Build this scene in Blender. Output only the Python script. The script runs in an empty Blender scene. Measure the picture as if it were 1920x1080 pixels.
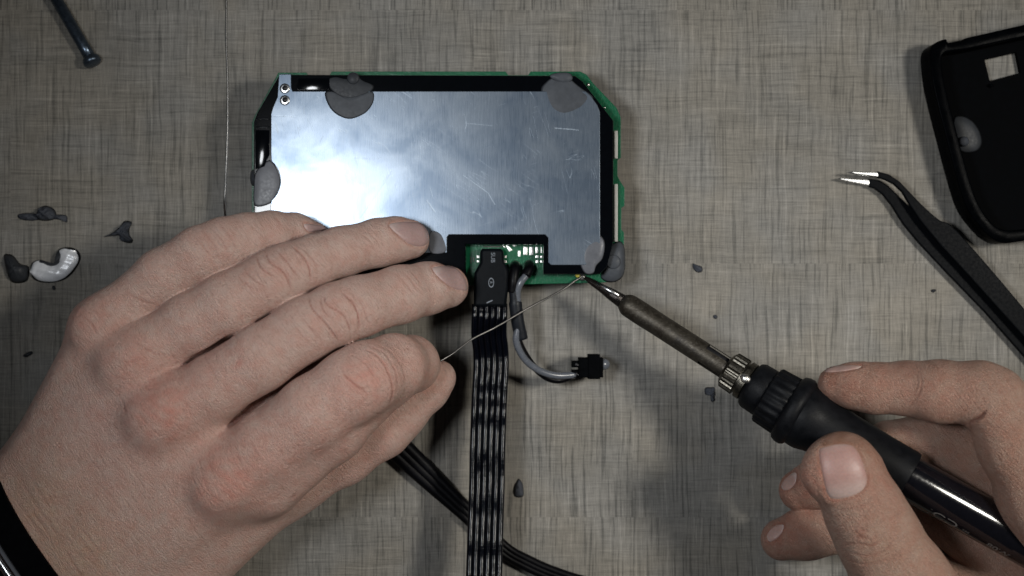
import bpy, bmesh, math, random
import numpy as np
from mathutils import Vector, Matrix
from mathutils.bvhtree import BVHTree
import openvdb as vdb

S = bpy.context.scene
random.seed(7)
rng = np.random.default_rng(11)

# ------------------------------------------------------------------ camera, world, lamps, exposure
HC = 600.0            # camera height over the desk, mm
PX = 0.21875          # mm of desk per photograph pixel (1920 wide)
cam_d = bpy.data.cameras.new('camera')
cam = bpy.data.objects.new('camera', cam_d)
S.collection.objects.link(cam)
cam.location = (0, 0, HC / 1000)
cam_d.sensor_width = 36.0
cam_d.lens = 36.0 * HC / (1920 * PX)
cam_d.clip_start = 0.02
cam_d.clip_end = 20
cam_d.dof.use_dof = True
cam_d.dof.focus_distance = 0.555
cam_d.dof.aperture_fstop = 8.0
S.camera = cam

W = bpy.data.worlds.new("World")
S.world = W
W.use_nodes = True
W.node_tree.nodes["Background"].inputs[0].default_value = (0.75, 0.86, 1.0, 1)
W.node_tree.nodes["Background"].inputs[1].default_value = 0.014

def area(name, loc, power, size, col, target=(0, 0, 0.02), spread=180):
    d = bpy.data.lights.new(name, 'AREA')
    d.shape = 'DISK'
    d.size = size
    d.energy = power
    d.color = col
    d.spread = math.radians(spread)
    o = bpy.data.objects.new(name, d)
    S.collection.objects.link(o)
    o.location = loc
    o.rotation_euler = (Vector(target) - Vector(loc)).to_track_quat('-Z', 'Y').to_euler()
    return o
area('desk_lamp_light', (-0.152, 0.036, 0.50), 0.26, 0.10, (0.94, 0.97, 1.0), (0.07, 0.04, 0.02), 78)
area('desk_lamp_light', (0.50, 0.085, 0.72), 0.74, 0.13, (1.0, 0.955, 0.87), (0.07, -0.13, 0.0), 72)

S.view_settings.view_transform = 'Standard'
S.view_settings.look = 'None'
S.view_settings.exposure = 0.0
S.view_settings.gamma = 1.0

# ------------------------------------------------------------------ helpers
COL = S.collection

def mpp(z):
    return PX * (HC - z) / HC

def P(px, py, z=0.0):
    k = mpp(z)
    return np.array([(px - 960.0) * k, (540.0 - py) * k, z], dtype=float)

def topx(v):
    k = PX * (HC - v[:, 2]) / HC
    return np.stack([v[:, 0] / k + 960.0, 540.0 - v[:, 1] / k], axis=1)

def tag(o, label=None, cat=None, group=None, kind=None):
    if label: o['label'] = label
    if cat: o['category'] = cat
    if group: o['group'] = group
    if kind: o['kind'] = kind
    return o

def wloc(o):
    p = Vector((0, 0, 0))
    while o is not None:
        p = p + o.location
        o = o.parent
    return p

def empty(name, loc_mm, label, cat, group=None):
    o = bpy.data.objects.new(name, None)
    COL.objects.link(o)
    o.empty_display_size = 0.01
    o.location = Vector(loc_mm) / 1000
    return tag(o, label, cat, group)

def obj(name, verts, faces, mat, parent=None, smooth=True, origin=None):
    """one mesh object from vertices in mm, world axes"""
    v = np.asarray(verts, dtype=float) / 1000.0
    if parent is not None:
        base = np.array(wloc(parent))
        loc = Vector((0, 0, 0))
    else:
        c = (v.max(0) + v.min(0)) / 2
        base = np.array([c[0], c[1], v[:, 2].min()])
        loc = Vector(base)
    me = bpy.data.meshes.new(name)
    me.from_pydata([tuple(x) for x in (v - base)], [], [tuple(int(i) for i in f) for f in faces])
    me.update()
    if smooth:
        me.polygons.foreach_set('use_smooth', [True] * len(me.polygons))
    o = bpy.data.objects.new(name, me)
    COL.objects.link(o)
    if parent is not None:
        o.parent = parent
    o.location = loc
    if mat: me.materials.append(mat)
    return o

def sharpen(o, deg=35):
    """smooth shading with edges over the angle kept sharp"""
    me = o.data
    bm = bmesh.new(); bm.from_mesh(me)
    bmesh.ops.recalc_face_normals(bm, faces=bm.faces)
    for e in bm.edges:
        if len(e.link_faces) == 2 and e.calc_face_angle(0) > math.radians(deg):
            e.smooth = False
    for f in bm.faces:
        if abs(f.normal.z) > .995 and len(f.verts) > 4: f.smooth = False
    bm.to_mesh(me); bm.free()
    return o

def prism(outline, z0, z1, bevel=0.4, ztop=None):
    """closed outline in photograph pixels (clockwise or not) at height z1, walls straight down to z0, bevelled top"""
    pts = [P(x, y, z1)[:2] for x, y in outline]
    return prism_mm(pts, z0, z1, bevel)

def prism_mm(pts, z0, z1, bevel=0.4):
    bm = bmesh.new()
    vb = [bm.verts.new((p[0], p[1], z0)) for p in pts]
    vt = [bm.verts.new((p[0], p[1], z1)) for p in pts]
    n = len(pts)
    bm.faces.new(vb); bm.faces.new(vt)
    for i in range(n):
        bm.faces.new((vb[i], vb[(i + 1) % n], vt[(i + 1) % n], vt[i]))
    bmesh.ops.recalc_face_normals(bm, faces=bm.faces)
    if bevel > 0:
        te = [e for e in bm.edges if all(abs(v.co.z - z1) < 1e-6 for v in e.verts)]
        bmesh.ops.bevel(bm, geom=te, offset=bevel, segments=2, affect='EDGES', profile=0.5, clamp_overlap=True)
    bm.verts.index_update()
    v = [tuple(x.co) for x in bm.verts]
    f = [[x.index for x in fc.verts] for fc in bm.faces]
    bm.free()
    return v, f

def join(*vf):
    V, F = [], []
    for v, f in vf:
        b = len(V)
        V += [tuple(x) for x in v]
        F += [[i + b for i in q] for q in f]
    return V, F

def smooth_path(pts, n=8, closed=False):
    pts = np.asarray(pts, dtype=float)
    m = len(pts)
    out = []
    rngi = range(m if closed else m - 1)
    for i in rngi:
        if closed:
            p0, p1, p2, p3 = pts[(i - 1) % m], pts[i], pts[(i + 1) % m], pts[(i + 2) % m]
        else:
            p1, p2 = pts[i], pts[i + 1]
            p0 = pts[i - 1] if i > 0 else 2 * p1 - p2
            p3 = pts[i + 2] if i + 2 < m else 2 * p2 - p1
        for k in range(n):
            t = k / n
            out.append(0.5 * ((2 * p1) + (-p0 + p2) * t + (2 * p0 - 5 * p1 + 4 * p2 - p3) * t * t + (-p0 + 3 * p1 - 3 * p2 + p3) * t ** 3))
    if not closed:
        out.append(pts[-1])
    return np.array(out)

def tube(path, rad, seg=12, cap=True, prof=None, up=(0, 0, 1), sx=1.0, sz=1.0):
    """swept tube; rad scalar / list; prof(angle, i) multiplies the radius"""
    path = np.asarray(path, dtype=float)
    n = len(path)
    rad = np.full(n, rad) if np.isscalar(rad) else np.asarray(rad, dtype=float)
    V, F = [], []
    tang = np.gradient(path, axis=0)
    for i in range(n):
        if np.linalg.norm(tang[i]) < 1e-9:
            tang[i] = path[min(i + 1, n - 1)] - path[max(i - 1, 0)]
            if np.linalg.norm(tang[i]) < 1e-9: tang[i] = path[-1] - path[0]
    for i in range(n):
        t = tang[i] / np.linalg.norm(tang[i])
        s = np.cross(t, np.array(up)); ns = np.linalg.norm(s)
        s = s / ns if ns > 1e-6 else np.array([1.0, 0, 0])
        u = np.cross(s, t)
        for k in range(seg):
            a = 2 * math.pi * k / seg
            r = rad[i] * (prof(a, i) if prof else 1.0)
            V.append(tuple(path[i] + s * (r * sx * math.cos(a)) + u * (r * sz * math.sin(a))))
    for i in range(n - 1):
        for k in range(seg):
            k2 = (k + 1) % seg
            F.append((i * seg + k, i * seg + k2, (i + 1) * seg + k2, (i + 1) * seg + k))
    if cap:
        F.append(tuple(range(seg - 1, -1, -1)))
        F.append(tuple(range((n - 1) * seg, n * seg)))
    return V, F

def lathe(a, b, prof, seg=32, rib=None):
    """solid of revolution along a->b; prof = [(t, r)] with t in 0..1 along the axis"""
    a, b = np.array(a), np.array(b)
    path = np.array([a + (b - a) * t for t, r in prof])
    rad = [max(r, 1e-3) for t, r in prof]
    ax = (b - a) / np.linalg.norm(b - a)
    s = np.cross(ax, (0, 0, 1.0) if abs(ax[2]) < .95 else (0, 1.0, 0)); s /= np.linalg.norm(s); u = np.cross(s, ax)
    V, F = [], []
    for i in range(len(path)):
        for k in range(seg):
            an = 2 * math.pi * k / seg
            r = rad[i] * (rib(an, prof[i][0]) if rib else 1)
            V.append(tuple(path[i] + s * r * math.cos(an) + u * r * math.sin(an)))
    n = len(path)
    for i in range(n - 1):
        for k in range(seg):
            k2 = (k + 1) % seg
            F.append((i * seg + k, i * seg + k2, (i + 1) * seg + k2, (i + 1) * seg + k))
    F.append(tuple(range(seg - 1, -1, -1))); F.append(tuple(range((n - 1) * seg, n * seg)))
    return V, F

def dome(outline, z, h, rings=6, power=2.2, jitter=0.0, dip=0.0, n=4, ridge=None, at=None):
    """low mound over a smoothed pixel outline resting at height z, rising h mm"""
    o = smooth_path(outline, n, closed=True)
    p = np.array([P(x, y, z if at is None else at)[:2] for x, y in o])
    c = p.mean(0)
    m = len(p)
    V, F = [], []
    sd = random.random() * 100
    for r in range(rings):
        f = r / rings
        s = 1 - f
        hh = h * (1 - (1 - f) ** power) - dip * h * max(0, f - 0.4)
        if r == 0: hh = 0
        for i in range(m):
            q = c + (p[i] - c) * s
            jz = jitter * h * (math.sin(q[0] * 1.9 + sd) * math.cos(q[1] * 2.3 + sd * 2) + .6 * math.sin(q[0] * 4.1 - q[1] * 3.3 + sd)) if r > 0 else 0
            V.append((q[0], q[1], z + max(hh + jz, 0.03 if r else 0)))
    V.append((c[0], c[1], z + h * (1 - dip * .6) + jitter * h * 0.3))
    for r in range(rings - 1):
        for i in range(m):
            j = (i + 1) % m
            F.append((r * m + i, r * m + j, (r + 1) * m + j, (r + 1) * m + i))
    for i in range(m):
        F.append(((rings - 1) * m + i, (rings - 1) * m + (i + 1) % m, len(V) - 1))
    F.append(tuple(range(m - 1, -1, -1)))
    # orientation: make the top face up
    area2 = sum(p[i][0] * p[(i + 1) % m][1] - p[(i + 1) % m][0] * p[i][1] for i in range(m))
    if area2 < 0:
        F = [tuple(reversed(f)) for f in F]
    return V, F

def box(px0, py0, px1, py1, z0, z1, bevel=0.15):
    return prism([(px0, py0), (px1, py0), (px1, py1), (px0, py1)], z0, z1, bevel)

# ------------------------------------------------------------------ materials
class NT:
    def __init__(s, name):
        s.m = bpy.data.materials.new(name); s.m.use_nodes = True
        s.t = s.m.node_tree
        s.b = s.t.nodes['Principled BSDF']
    def n(s, typ, **kw):
        nd = s.t.nodes.new(typ)
        for k, v in kw.items(): setattr(nd, k, v)
        return nd
    def set(s, inp, v):
        if isinstance(v, bpy.types.NodeSocket): s.t.links.new(v, inp)
        else:
            try: inp.default_value = v
            except Exception: inp.default_value = (*v, 1)
    def math(s, op, a, b=None, c=None, clamp=False):
        nd = s.n('ShaderNodeMath', operation=op); nd.use_clamp = clamp
        s.set(nd.inputs[0], a)
        if b is not None: s.set(nd.inputs[1], b)
        if c is not None: s.set(nd.inputs[2], c)
        return nd.outputs[0]
    def xyz(s, x, y, z):
        nd = s.n('ShaderNodeCombineXYZ')
        for i, v in enumerate((x, y, z)): s.set(nd.inputs[i], v)
        return nd.outputs[0]
    def noise(s, vec, scale, detail=2, rough=.5, dist=0.0):
        nd = s.n('ShaderNodeTexNoise')
        if vec is not None: s.set(nd.inputs['Vector'], vec)
        nd.inputs['Scale'].default_value = scale; nd.inputs['Detail'].default_value = detail
        nd.inputs['Roughness'].default_value = rough; nd.inputs['Distortion'].default_value = dist
        return nd.outputs[0]
    def mr(s, v, a, b, c=0.0, d=1.0, smooth=False):
        nd = s.n('ShaderNodeMapRange')
        if smooth: nd.interpolation_type = 'SMOOTHSTEP'
        s.set(nd.inputs[0], v)
        for i, x in enumerate((a, b, c, d)): nd.inputs[i + 1].default_value = x
        return nd.outputs[0]
    def mix(s, f, a, b, blend='MIX'):
        nd = s.n('ShaderNodeMix', data_type='RGBA', blend_type=blend)
        s.set(nd.inputs[0], f)
        for k, v in ((6, a), (7, b)):
            if isinstance(v, bpy.types.NodeSocket): s.t.links.new(v, nd.inputs[k])
            else: nd.inputs[k].default_value = (*v, 1) if len(v) == 3 else v
        return nd.outputs[2]
    def ramp(s, f, stops):
        nd = s.n('ShaderNodeValToRGB'); s.set(nd.inputs[0], f)
        e = nd.color_ramp.elements
        while len(e) < len(stops): e.new(0.5)
        for k, (p, c) in enumerate(stops):
            e[k].position = p; e[k].color = (*c, 1)
        return nd.outputs[0]
    def pos(s):
        return s.n('ShaderNodeTexCoord').outputs['Object']
    def scale(s, vec, v):
        nd = s.n('ShaderNodeVectorMath', operation='MULTIPLY'); s.set(nd.inputs[0], vec); nd.inputs[1].default_value = v
        return nd.outputs[0]
    def bump(s, h, strength, dist):
        nd = s.n('ShaderNodeBump'); nd.inputs['Strength'].default_value = strength; nd.inputs['Distance'].default_value = dist
        s.set(nd.inputs['Height'], h)
        s.t.links.new(nd.outputs[0], s.b.inputs['Normal'])
        return nd.outputs[0]
    def p(s, **kw):
        names = dict(col='Base Color', rough='Roughness', metal='Metallic', spec='Specular IOR Level', coat='Coat Weight', coatr='Coat Roughness', trans='Transmission Weight', sss='Subsurface Weight', alpha='Alpha')
        for k, v in kw.items():
            i = s.b.inputs[names[k]]
            if isinstance(v, bpy.types.NodeSocket): s.t.links.new(v, i)
            elif k == 'col': i.default_value = (*v, 1)
            else: i.default_value = v
        return s

def plain(name, col, rough=.5, metal=0.0, spec=.5, var=.15, scale=400, bump=0.0, bscale=2500, roughvar=.1):
    """a base material with grain: the colour and gloss vary a little over the surface"""
    m = NT(name)
    c = m.pos()
    n1 = m.noise(c, scale, 4, .6)
    f = m.mr(n1, .3, .7, 1 - var, 1 + var)
    m.p(col=m.mix(1.0, col, m.xyz(f, f, f), 'MULTIPLY'), metal=metal, spec=spec)
    m.p(rough=m.mr(m.noise(c, scale * 2.3, 3, .6), .3, .7, max(rough - roughvar, .03), min(rough + roughvar, 1)))
    if bump: m.bump(m.noise(c, bscale, 3, .6), bump, 0.0004)
    return m.m

# desk laminate with a crossed linen weave
def desk_mat():
    m = NT('linen_laminate')
    sp = m.n('ShaderNodeSeparateXYZ'); m.set(sp.inputs[0], m.scale(m.pos(), (1000, 1000, 1000)))
    X, Y = sp.outputs[0], sp.outputs[1]
    # patches of weave whose threads do not run on into one another
    wob = m.noise(m.xyz(X, Y, 0), .02, 1)
    cy = m.math('FLOOR', m.math('DIVIDE', m.math('ADD', Y, 510.0), 104.0))
    r0 = m.n('ShaderNodeTexWhiteNoise', noise_dimensions='1D'); m.set(r0.inputs['W'], cy)
    cx = m.math('FLOOR', m.math('DIVIDE', m.math('ADD', m.math('ADD', X, 900.0), m.math('MULTIPLY', r0.outputs[0], 120.0)), 190.0))
    wn = m.n('ShaderNodeTexWhiteNoise', noise_dimensions='2D'); m.set(wn.inputs['Vector'], m.xyz(cx, cy, 0))
    w = wn.outputs[0]
    sw = m.n('ShaderNodeSeparateColor'); m.set(sw.inputs[0], wn.outputs[1])
    w2, w3 = sw.outputs[1], sw.outputs[2]
    def thread(ax, fx, fy, off, det=3, rough=.6):
        a, b = (X, Y) if ax == 'v' else (Y, X)
        # a slight waver keeps the threads from being ruler straight
        a = m.math('ADD', a, m.math('MULTIPLY', m.noise(m.xyz(X, Y, off), .035, 1), 2.2))
        z = m.math('ADD', m.math('MULTIPLY', w, 60.0), off)
        return m.noise(m.xyz(m.math('MULTIPLY', a, fx), m.math('MULTIPLY', b, fy), z), 1.0, det, rough)
    v1 = thread('v', 1.05, .027, 3.1)
    v2 = thread('v', .40, .008, 11.7, 2)
    v3 = thread('v', 2.3, .14, 23.0, 2)
    h1 = thread('h', 1.35, .03, 31.0)
    h2 = thread('h', .30, .022, 43.0, 2)
    h3 = thread('h', 2.4, .14, 57.0, 2)
    big = m.noise(m.xyz(m.math('MULTIPLY', X, .010), m.math('MULTIPLY', Y, .022), 0), 1.0, 3)
    darkv = m.mr(v1, .36, .46, 1, 0, True)
    darkv2 = m.mr(v2, .34, .44, 1, 0, True)
    darkh = m.mr(h1, .34, .45, 1, 0, True)
    litv = m.mr(v1, .58, .68, 0, 1, True)
    lith = m.mr(h1, .58, .70, 0, 1, True)
    def madd(acc, val, k): return m.math('ADD', acc, m.math('MULTIPLY', val, k))
    wv = m.mr(w2, 0, 1, .75, 1.2); wh = m.mr(w2, 0, 1, 1.0, .5)
    acc = m.math('ADD', 0.50, m.math('MULTIPLY', m.math('SUBTRACT', big, .5), .28))
    acc = madd(acc, m.math('MULTIPLY', darkv, wv), -.22)
    acc = madd(acc, m.math('MULTIPLY', darkv2, wv), -.05)
    acc = madd(acc, m.math('MULTIPLY', darkh, wh), -.12)
    acc = madd(acc, m.math('MULTIPLY', litv, wv), .15)
    acc = madd(acc, m.math('MULTIPLY', lith, wh), .12)
    acc = madd(acc, m.math('SUBTRACT', h2, .5), .16)
    acc = madd(acc, m.math('SUBTRACT', v3, .5), .38)
    acc = madd(acc, m.math('SUBTRACT', h3, .5), .30)
    acc = madd(acc, m.math('SUBTRACT', w3, .5), .02)
    acc = m.math('ADD', .47, m.math('MULTIPLY', m.math('SUBTRACT', acc, .47), 1.12))
    fine = m.noise(m.xyz(X, Y, 0), 2.2, 2, .6)
    acc = madd(acc, m.math('SUBTRACT', fine, .5), .16)
    col = m.ramp(acc, [(0.05, (.060, .061, .060)), (.36, (.142, .142, .136)), (.56, (.215, .213, .203)), (.95, (.36, .357, .345))])
    tint = m.mix(m.mr(m.noise(m.xyz(X, Y, 4), .03, 2), .4, .6), (1.07, 1.0, .905), (1.03, 1.0, .965))
    m.p(col=m.mix(1, col, tint, 'MULTIPLY'), rough=m.mr(acc, .2, .8, .62, .5), spec=.22)
    m.bump(acc, .22, .0004)
    return m.m

def skin_mat(name, base, dust=0.0, bump=.5):
    m = NT(name)
    at = m.n('ShaderNodeVertexColor', layer_name='tone')
    c = m.scale(m.pos(), (1000, 1000, 1000))     # mm
    mot = m.noise(c, .22, 4, .65)
    mot2 = m.noise(c, 1.3, 3, .7)
    col = m.mix(m.mr(mot, .35, .65, 0, .75), base, (base[0] * .95, base[1] * .74, base[2] * .70))
    col = m.mix(m.mr(mot2, .4, .72, 0, .35), col, (base[0] * 1.12, base[1] * 1.10, base[2] * 1.06))
    col = m.mix(1, col, at.outputs[0], 'MULTIPLY')
    # pores and the fine net of skin lines
    wv = m.noise(c, .5, 2)
    vv = m.n('ShaderNodeVectorMath', operation='ADD'); m.set(vv.inputs[0], c); m.set(vv.inputs[1], m.scale(m.xyz(wv, wv, wv), (1.6, 1.6, 1.6)))
    vor = m.n('ShaderNodeTexVoronoi', feature='DISTANCE_TO_EDGE'); m.set(vor.inputs['Vector'], m.scale(vv.outputs[0], (1.25, .8, 1.0))); vor.inputs['Scale'].default_value = 1.25
    net = m.mr(vor.outputs[0], 0, .16, 0, 1, True)
    rot = m.n('ShaderNodeVectorRotate', rotation_type='Z_AXIS'); m.set(rot.inputs[0], c); rot.inputs['Angle'].default_value = math.radians(52)
    strk = m.noise(m.scale(rot.outputs[0], (.28, 1.7, .6)), 1.0, 4, .65)
    fine = m.noise(c, 3.2, 3, .7)
    h = m.math('ADD', m.math('MULTIPLY', net, .35), m.math('ADD', m.math('MULTIPLY', strk, 1.0), m.math('MULTIPLY', fine, .55)))
    col = m.mix(m.mr(strk, .34, .52, .38, 0), col, (base[0] * .62, base[1] * .5, base[2] * .45))
    dry = m.mr(m.noise(m.scale(rot.outputs[0], (1.2, 4.2, 2.0)), 1.0, 4, .8), .57, .70, 0, .40, True)
    col = m.mix(dry, col, (.66, .60, .54))
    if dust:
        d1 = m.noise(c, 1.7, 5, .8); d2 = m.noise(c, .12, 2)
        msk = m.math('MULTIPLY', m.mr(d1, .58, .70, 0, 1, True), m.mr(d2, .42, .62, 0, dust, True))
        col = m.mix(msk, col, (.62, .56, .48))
    m.p(col=col, rough=m.mr(fine, .3, .7, .40, .54), spec=.42, sss=.09)
    m.b.inputs['Subsurface Radius'].default_value = (1.0, .38, .2)
    m.b.inputs['Subsurface Scale'].default_value = .0025
    m.bump(h, bump, .0009)
    return m.m

def nail_mat():
    m = NT('fingernail')
    at = m.n('ShaderNodeVertexColor', layer_name='tone')
    c = m.scale(m.pos(), (1000, 1000, 1000))
    n1 = m.noise(c, 1.2, 3, .6)
    f = m.mr(n1, .3, .7, .9, 1.08)
    m.p(col=m.mix(1, at.outputs[0], m.xyz(f, f, f), 'MULTIPLY'), rough=.42, spec=.35, sss=.1)
    m.b.inputs['Subsurface Scale'].default_value = .0012
    m.bump(m.noise(c, .9, 3, .6), .12, .0005)
    return m.m

def plate_mat():
    m = NT('scratched_aluminium')
    c = m.scale(m.pos(), (1000, 1000, 1000))
    sp = m.n('ShaderNodeSeparateXYZ'); m.set(sp.inputs[0], c); X, Y = sp.outputs[0], sp.outputs[1]
    big = m.noise(c, .045, 4, .6, .6)
    brush = m.noise(m.xyz(m.math('MULTIPLY', X, 2.2), m.math('MULTIPLY', Y, .12), 0), 1.0, 4, .7)
    sp1 = m.noise(c, 1.7, 3, .7)
    zone = m.noise(c, .055, 2)
    specks = m.math('MULTIPLY', m.mr(sp1, .69, .73, 0, 1, True), m.mr(zone, .46, .6, 0, 1))
    # hair scratches: thin iso-lines of stretched noise, only here and there
    hs = None
    for ang, off, lo in ((35, 1.3, .57), (-20, 7.7, .60), (75, 15.2, .58)):
        r = m.n('ShaderNodeVectorRotate', rotation_type='Z_AXIS'); m.set(r.inputs[0], c); r.inputs['Angle'].default_value = math.radians(ang)
        s2 = m.n('ShaderNodeSeparateXYZ'); m.set(s2.inputs[0], r.outputs[0])
        nn = m.noise(m.xyz(m.math('MULTIPLY', s2.outputs[0], .03), m.math('MULTIPLY', s2.outputs[1], .33), off), 1.0, 1)
        line = m.mr(m.math('ABSOLUTE', m.math('SUBTRACT', nn, .5)), .0015, .005, 1, 0, True)
        gate = m.mr(m.noise(m.xyz(X, Y, off * 3), .085, 2), lo, lo + .05, 0, 1, True)
        v = m.math('MULTIPLY', m.math('MULTIPLY', line, gate), .38)
        hs = v if hs is None else m.math('MAXIMUM', hs, v)
    # a few long scratches at their places: (x0,y0,x1,y1,width mm)
    segs = [(872, 231, 925, 236, .22), (868, 328, 915, 362, .25), (915, 362, 928, 384, .4), (570, 213, 570, 200, .25), (512, 217, 556, 219, .25),
            (665, 297, 715, 297, .18), (800, 375, 816, 398, .7), (1040, 240, 1085, 244, .6), (600, 265, 606, 255, .45), (1090, 300, 1060, 299, .18),
            (735, 322, 675, 410, .16), (812, 372, 806, 350, .3), (960, 460, 1000, 478, .2)]
    for (x0, y0, x1, y1, wd) in segs:
        a = P(x0, y0, ZPL) - PLATE_O; b = P(x1, y1, ZPL) - PLATE_O
        d = b - a; L = float(np.hypot(d[0], d[1])); ux, uy = d[0] / L, d[1] / L
        dx = m.math('SUBTRACT', X, float(a[0])); dy = m.math('SUBTRACT', Y, float(a[1]))
        al = m.math('ADD', m.math('MULTIPLY', dx, float(ux)), m.math('MULTIPLY', dy, float(uy)))
        pe = m.math('ABSOLUTE', m.math('SUBTRACT', m.math('MULTIPLY', dy, float(ux)), m.math('MULTIPLY', dx, float(uy))))
        ins = m.math('MULTIPLY', m.math('GREATER_THAN', al, 0.0), m.math('LESS_THAN', al, L))
        pe = m.math('ADD', pe, m.math('MULTIPLY', m.math('SUBTRACT', sp1, .5), wd * 1.5))
        v = m.math('MULTIPLY', m.mr(pe, wd * .12, wd * .42, .6, 0, True), ins)
        hs = m.math('MAXIMUM', hs, v)
    mark = m.math('MAXIMUM', specks, m.math('MULTIPLY', hs, .9))
    col = m.mix(m.mr(big, .36, .64), (.085, .118, .165), (.205, .245, .295))
    col = m.mix(m.mr(brush, .3, .7, 0, .45), col, (.20, .23, .27))
    col = m.mix(mark, col, (.34, .40, .46))
    ro = m.mr(big, .3, .7, .29, .262)
    ro = m.math('ADD', ro, m.math('MULTIPLY', m.math('SUBTRACT', brush, .5), .10))
    m.p(col=col, metal=m.math('SUBTRACT', .72, m.math('MULTIPLY', mark, .5)), rough=m.math('ADD', ro, m.math('MULTIPLY', mark, .2)))
    m.bump(m.math('ADD', m.math('MULTIPLY', brush, .5), m.math('ADD', m.math('MULTIPLY', mark, -1.0), m.math('MULTIPLY', big, .9))), .25, .00003)
    return m.m

def pcb_mat():
    m = NT('green_solder_mask')
    c = m.scale(m.pos(), (1000, 1000, 1000))
    vor = m.n('ShaderNodeTexVoronoi', feature='DISTANCE_TO_EDGE', distance='MANHATTAN'); m.set(vor.inputs['Vector'], c); vor.inputs['Scale'].default_value = .8
    tr = m.mr(vor.outputs[0], .02, .07, 1, 0)
    n1 = m.noise(c, .5, 3)
    col = m.mix(m.math('MULTIPLY', tr, .5), (.002, .085, .036), (.006, .15, .066))
    col = m.mix(m.mr(n1, .35, .65, 0, .4), col, (.002, .065, .030))
    m.p(col=col, rough=.32, spec=.25)
    m.bump(tr, .15, .0002)
    return m.m

def glue_mat(name='grey_silicone', col=(.060, .066, .076), rough=.42):
    m = NT(name)
    c = m.scale(m.pos(), (1000, 1000, 1000))
    n1 = m.noise(c, .35, 4, .6)
    f = m.mr(n1, .3, .7, .85, 1.15)
    m.p(col=m.mix(1, col, m.xyz(f, f, f), 'MULTIPLY'), rough=m.mr(m.noise(c, 1.2, 3), .3, .7, rough - .05, rough + .08), spec=.13)
    m.bump(m.noise(c, .4, 2, .5), .06, .0005)
    return m.m

def rubber(name, col=(.012, .013, .016), rough=.5, spec=.4, bs=1.8, b=.25, dusty=.10):
    m = NT(name)
    c = m.scale(m.pos(), (1000, 1000, 1000))
    n1 = m.noise(c, .3, 4, .65)
    dust = m.mr(m.noise(c, 2.4, 4, .75), .60, .74, 0, dusty, True)
    cc = m.mix(m.mr(n1, .3, .7), col, tuple(x * 1.7 for x in col))
    m.p(col=m.mix(dust, cc, (.16, .17, .18)), rough=m.mr(n1, .3, .7, rough - .1, rough + .1), spec=spec)
    m.bump(m.noise(c, bs, 4, .65), b, .0004)
    return m.m

def barrel_mat():
    m = NT('heat_stained_steel')
    c = m.scale(m.pos(), (1000, 1000, 1000))
    n1 = m.noise(c, .16, 4, .7, .5); n2 = m.noise(c, .9, 4, .75)
    col = m.ramp(n1, [(.30, (.035, .031, .027)), (.48, (.065, .057, .045)), (.62, (.035, .029, .022)), (.78, (.15, .137, .112))])
    col = m.mix(m.mr(n2, .55, .72, 0, .45, True), col, (.22, .205, .175))
    m.p(col=col, metal=.72, rough=m.mr(n2, .3, .7, .36, .62))
    m.bump(n2, .3, .0004)
    return m.m

def conductor_mat():
    m = NT('glossy_black_insulation')
    c = m.scale(m.pos(), (1000, 1000, 1000))
    sp = m.n('ShaderNodeSeparateXYZ'); m.set(sp.inputs[0], c)
    n1 = m.noise(m.xyz(m.math('MULTIPLY', sp.outputs[0], .12), m.math('MULTIPLY', sp.outputs[1], 1.15), 0), 1.0, 3, .7)
    m.p(col=(.0015, .002, .004), rough=.13, spec=.26)
    m.bump(n1, .22, .0005)
    return m.m

ZPL = 30.0
ZF = 29.2
ZB = 21.0
PLATE_O = P(820, 330, 0)
M = {}
M['desk'] = desk_mat()
M['pcb'] = pcb_mat()
M['glue'] = glue_mat()
M['glue_pale'] = glue_mat('pale_grey_silicone', (.115, .12, .135), .28)
M['black_gloss'] = plain('black_gloss_plastic', (.0015, .002, .003), .10, spec=.3, roughvar=.004)
M['black_satin'] = plain('black_satin_plastic', (.0035, .0045, .006), .36, spec=.06, bump=.05)
M['black_matt'] = rubber('black_matt_plastic', (.0018, .002, .0024), .5, .004, 1.8, .12, .0)
M['rim_plastic'] = rubber('black_rim_plastic', (.0008, .001, .0014), .22, .006, 1.8, .05, .0)
M['rubber'] = rubber('black_rubber', (.003, .0034, .0045), .5, .14, 1.8, .2, .04)
M['handle'] = plain('black_lacquer', (.004, .004, .006), .13, spec=.55, roughvar=.03)
M['solder'] = plain('solder_metal', (.74, .73, .70), .34, 1.0, var=.12, scale=900, bump=.3)
M['solder_wire'] = plain('solder_wire_metal', (.15, .147, .143), .36, 1.0, var=.12, scale=600)
M['steel'] = plain('bare_steel', (.62, .63, .64), .28, 1.0, var=.1, scale=800)
M['bright_steel'] = plain('polished_steel', (.85, .87, .88), .22, 1.0, var=.05)
M['nut'] = plain('plated_brass', (.13, .12, .10), .38, 1.0, var=.3, scale=500, bump=.2)
M['tip'] = plain('oxidised_tip', (.035, .031, .029), .30, .8, var=.4, scale=700, bump=.3)
M['barrel'] = barrel_mat()
M['white'] = plain('white_plastic', (.62, .63, .60), .45, var=.06)
M['yellow'] = plain('yellow_lamp_gel', (.72, .62, .10), .3, var=.1)
M['conductor'] = conductor_mat()
M['grey_wire'] = plain('grey_insulation', (.105, .115, .135), .25, spec=.6, var=.12)
M['black_wire'] = plain('black_insulation', (.002, .002, .003), .42, spec=.12)
M['shrink'] = plain('black_heatshrink', (.008, .010, .014), .42, spec=.25, bump=.2)
M['print'] = plain('pale_print', (.15, .17, .20), .6, var=.3, scale=1500)
M['print_dim'] = plain('worn_grey_print', (.15, .14, .135), .6, var=.3, scale=1500)
M['tweezer'] = plain('black_coating', (.004, .0047, .006), .36, spec=.02, bump=.03)
M['screw'] = plain('zinc_screw', (.10, .13, .17), .34, .9, var=.2, scale=300)
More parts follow.
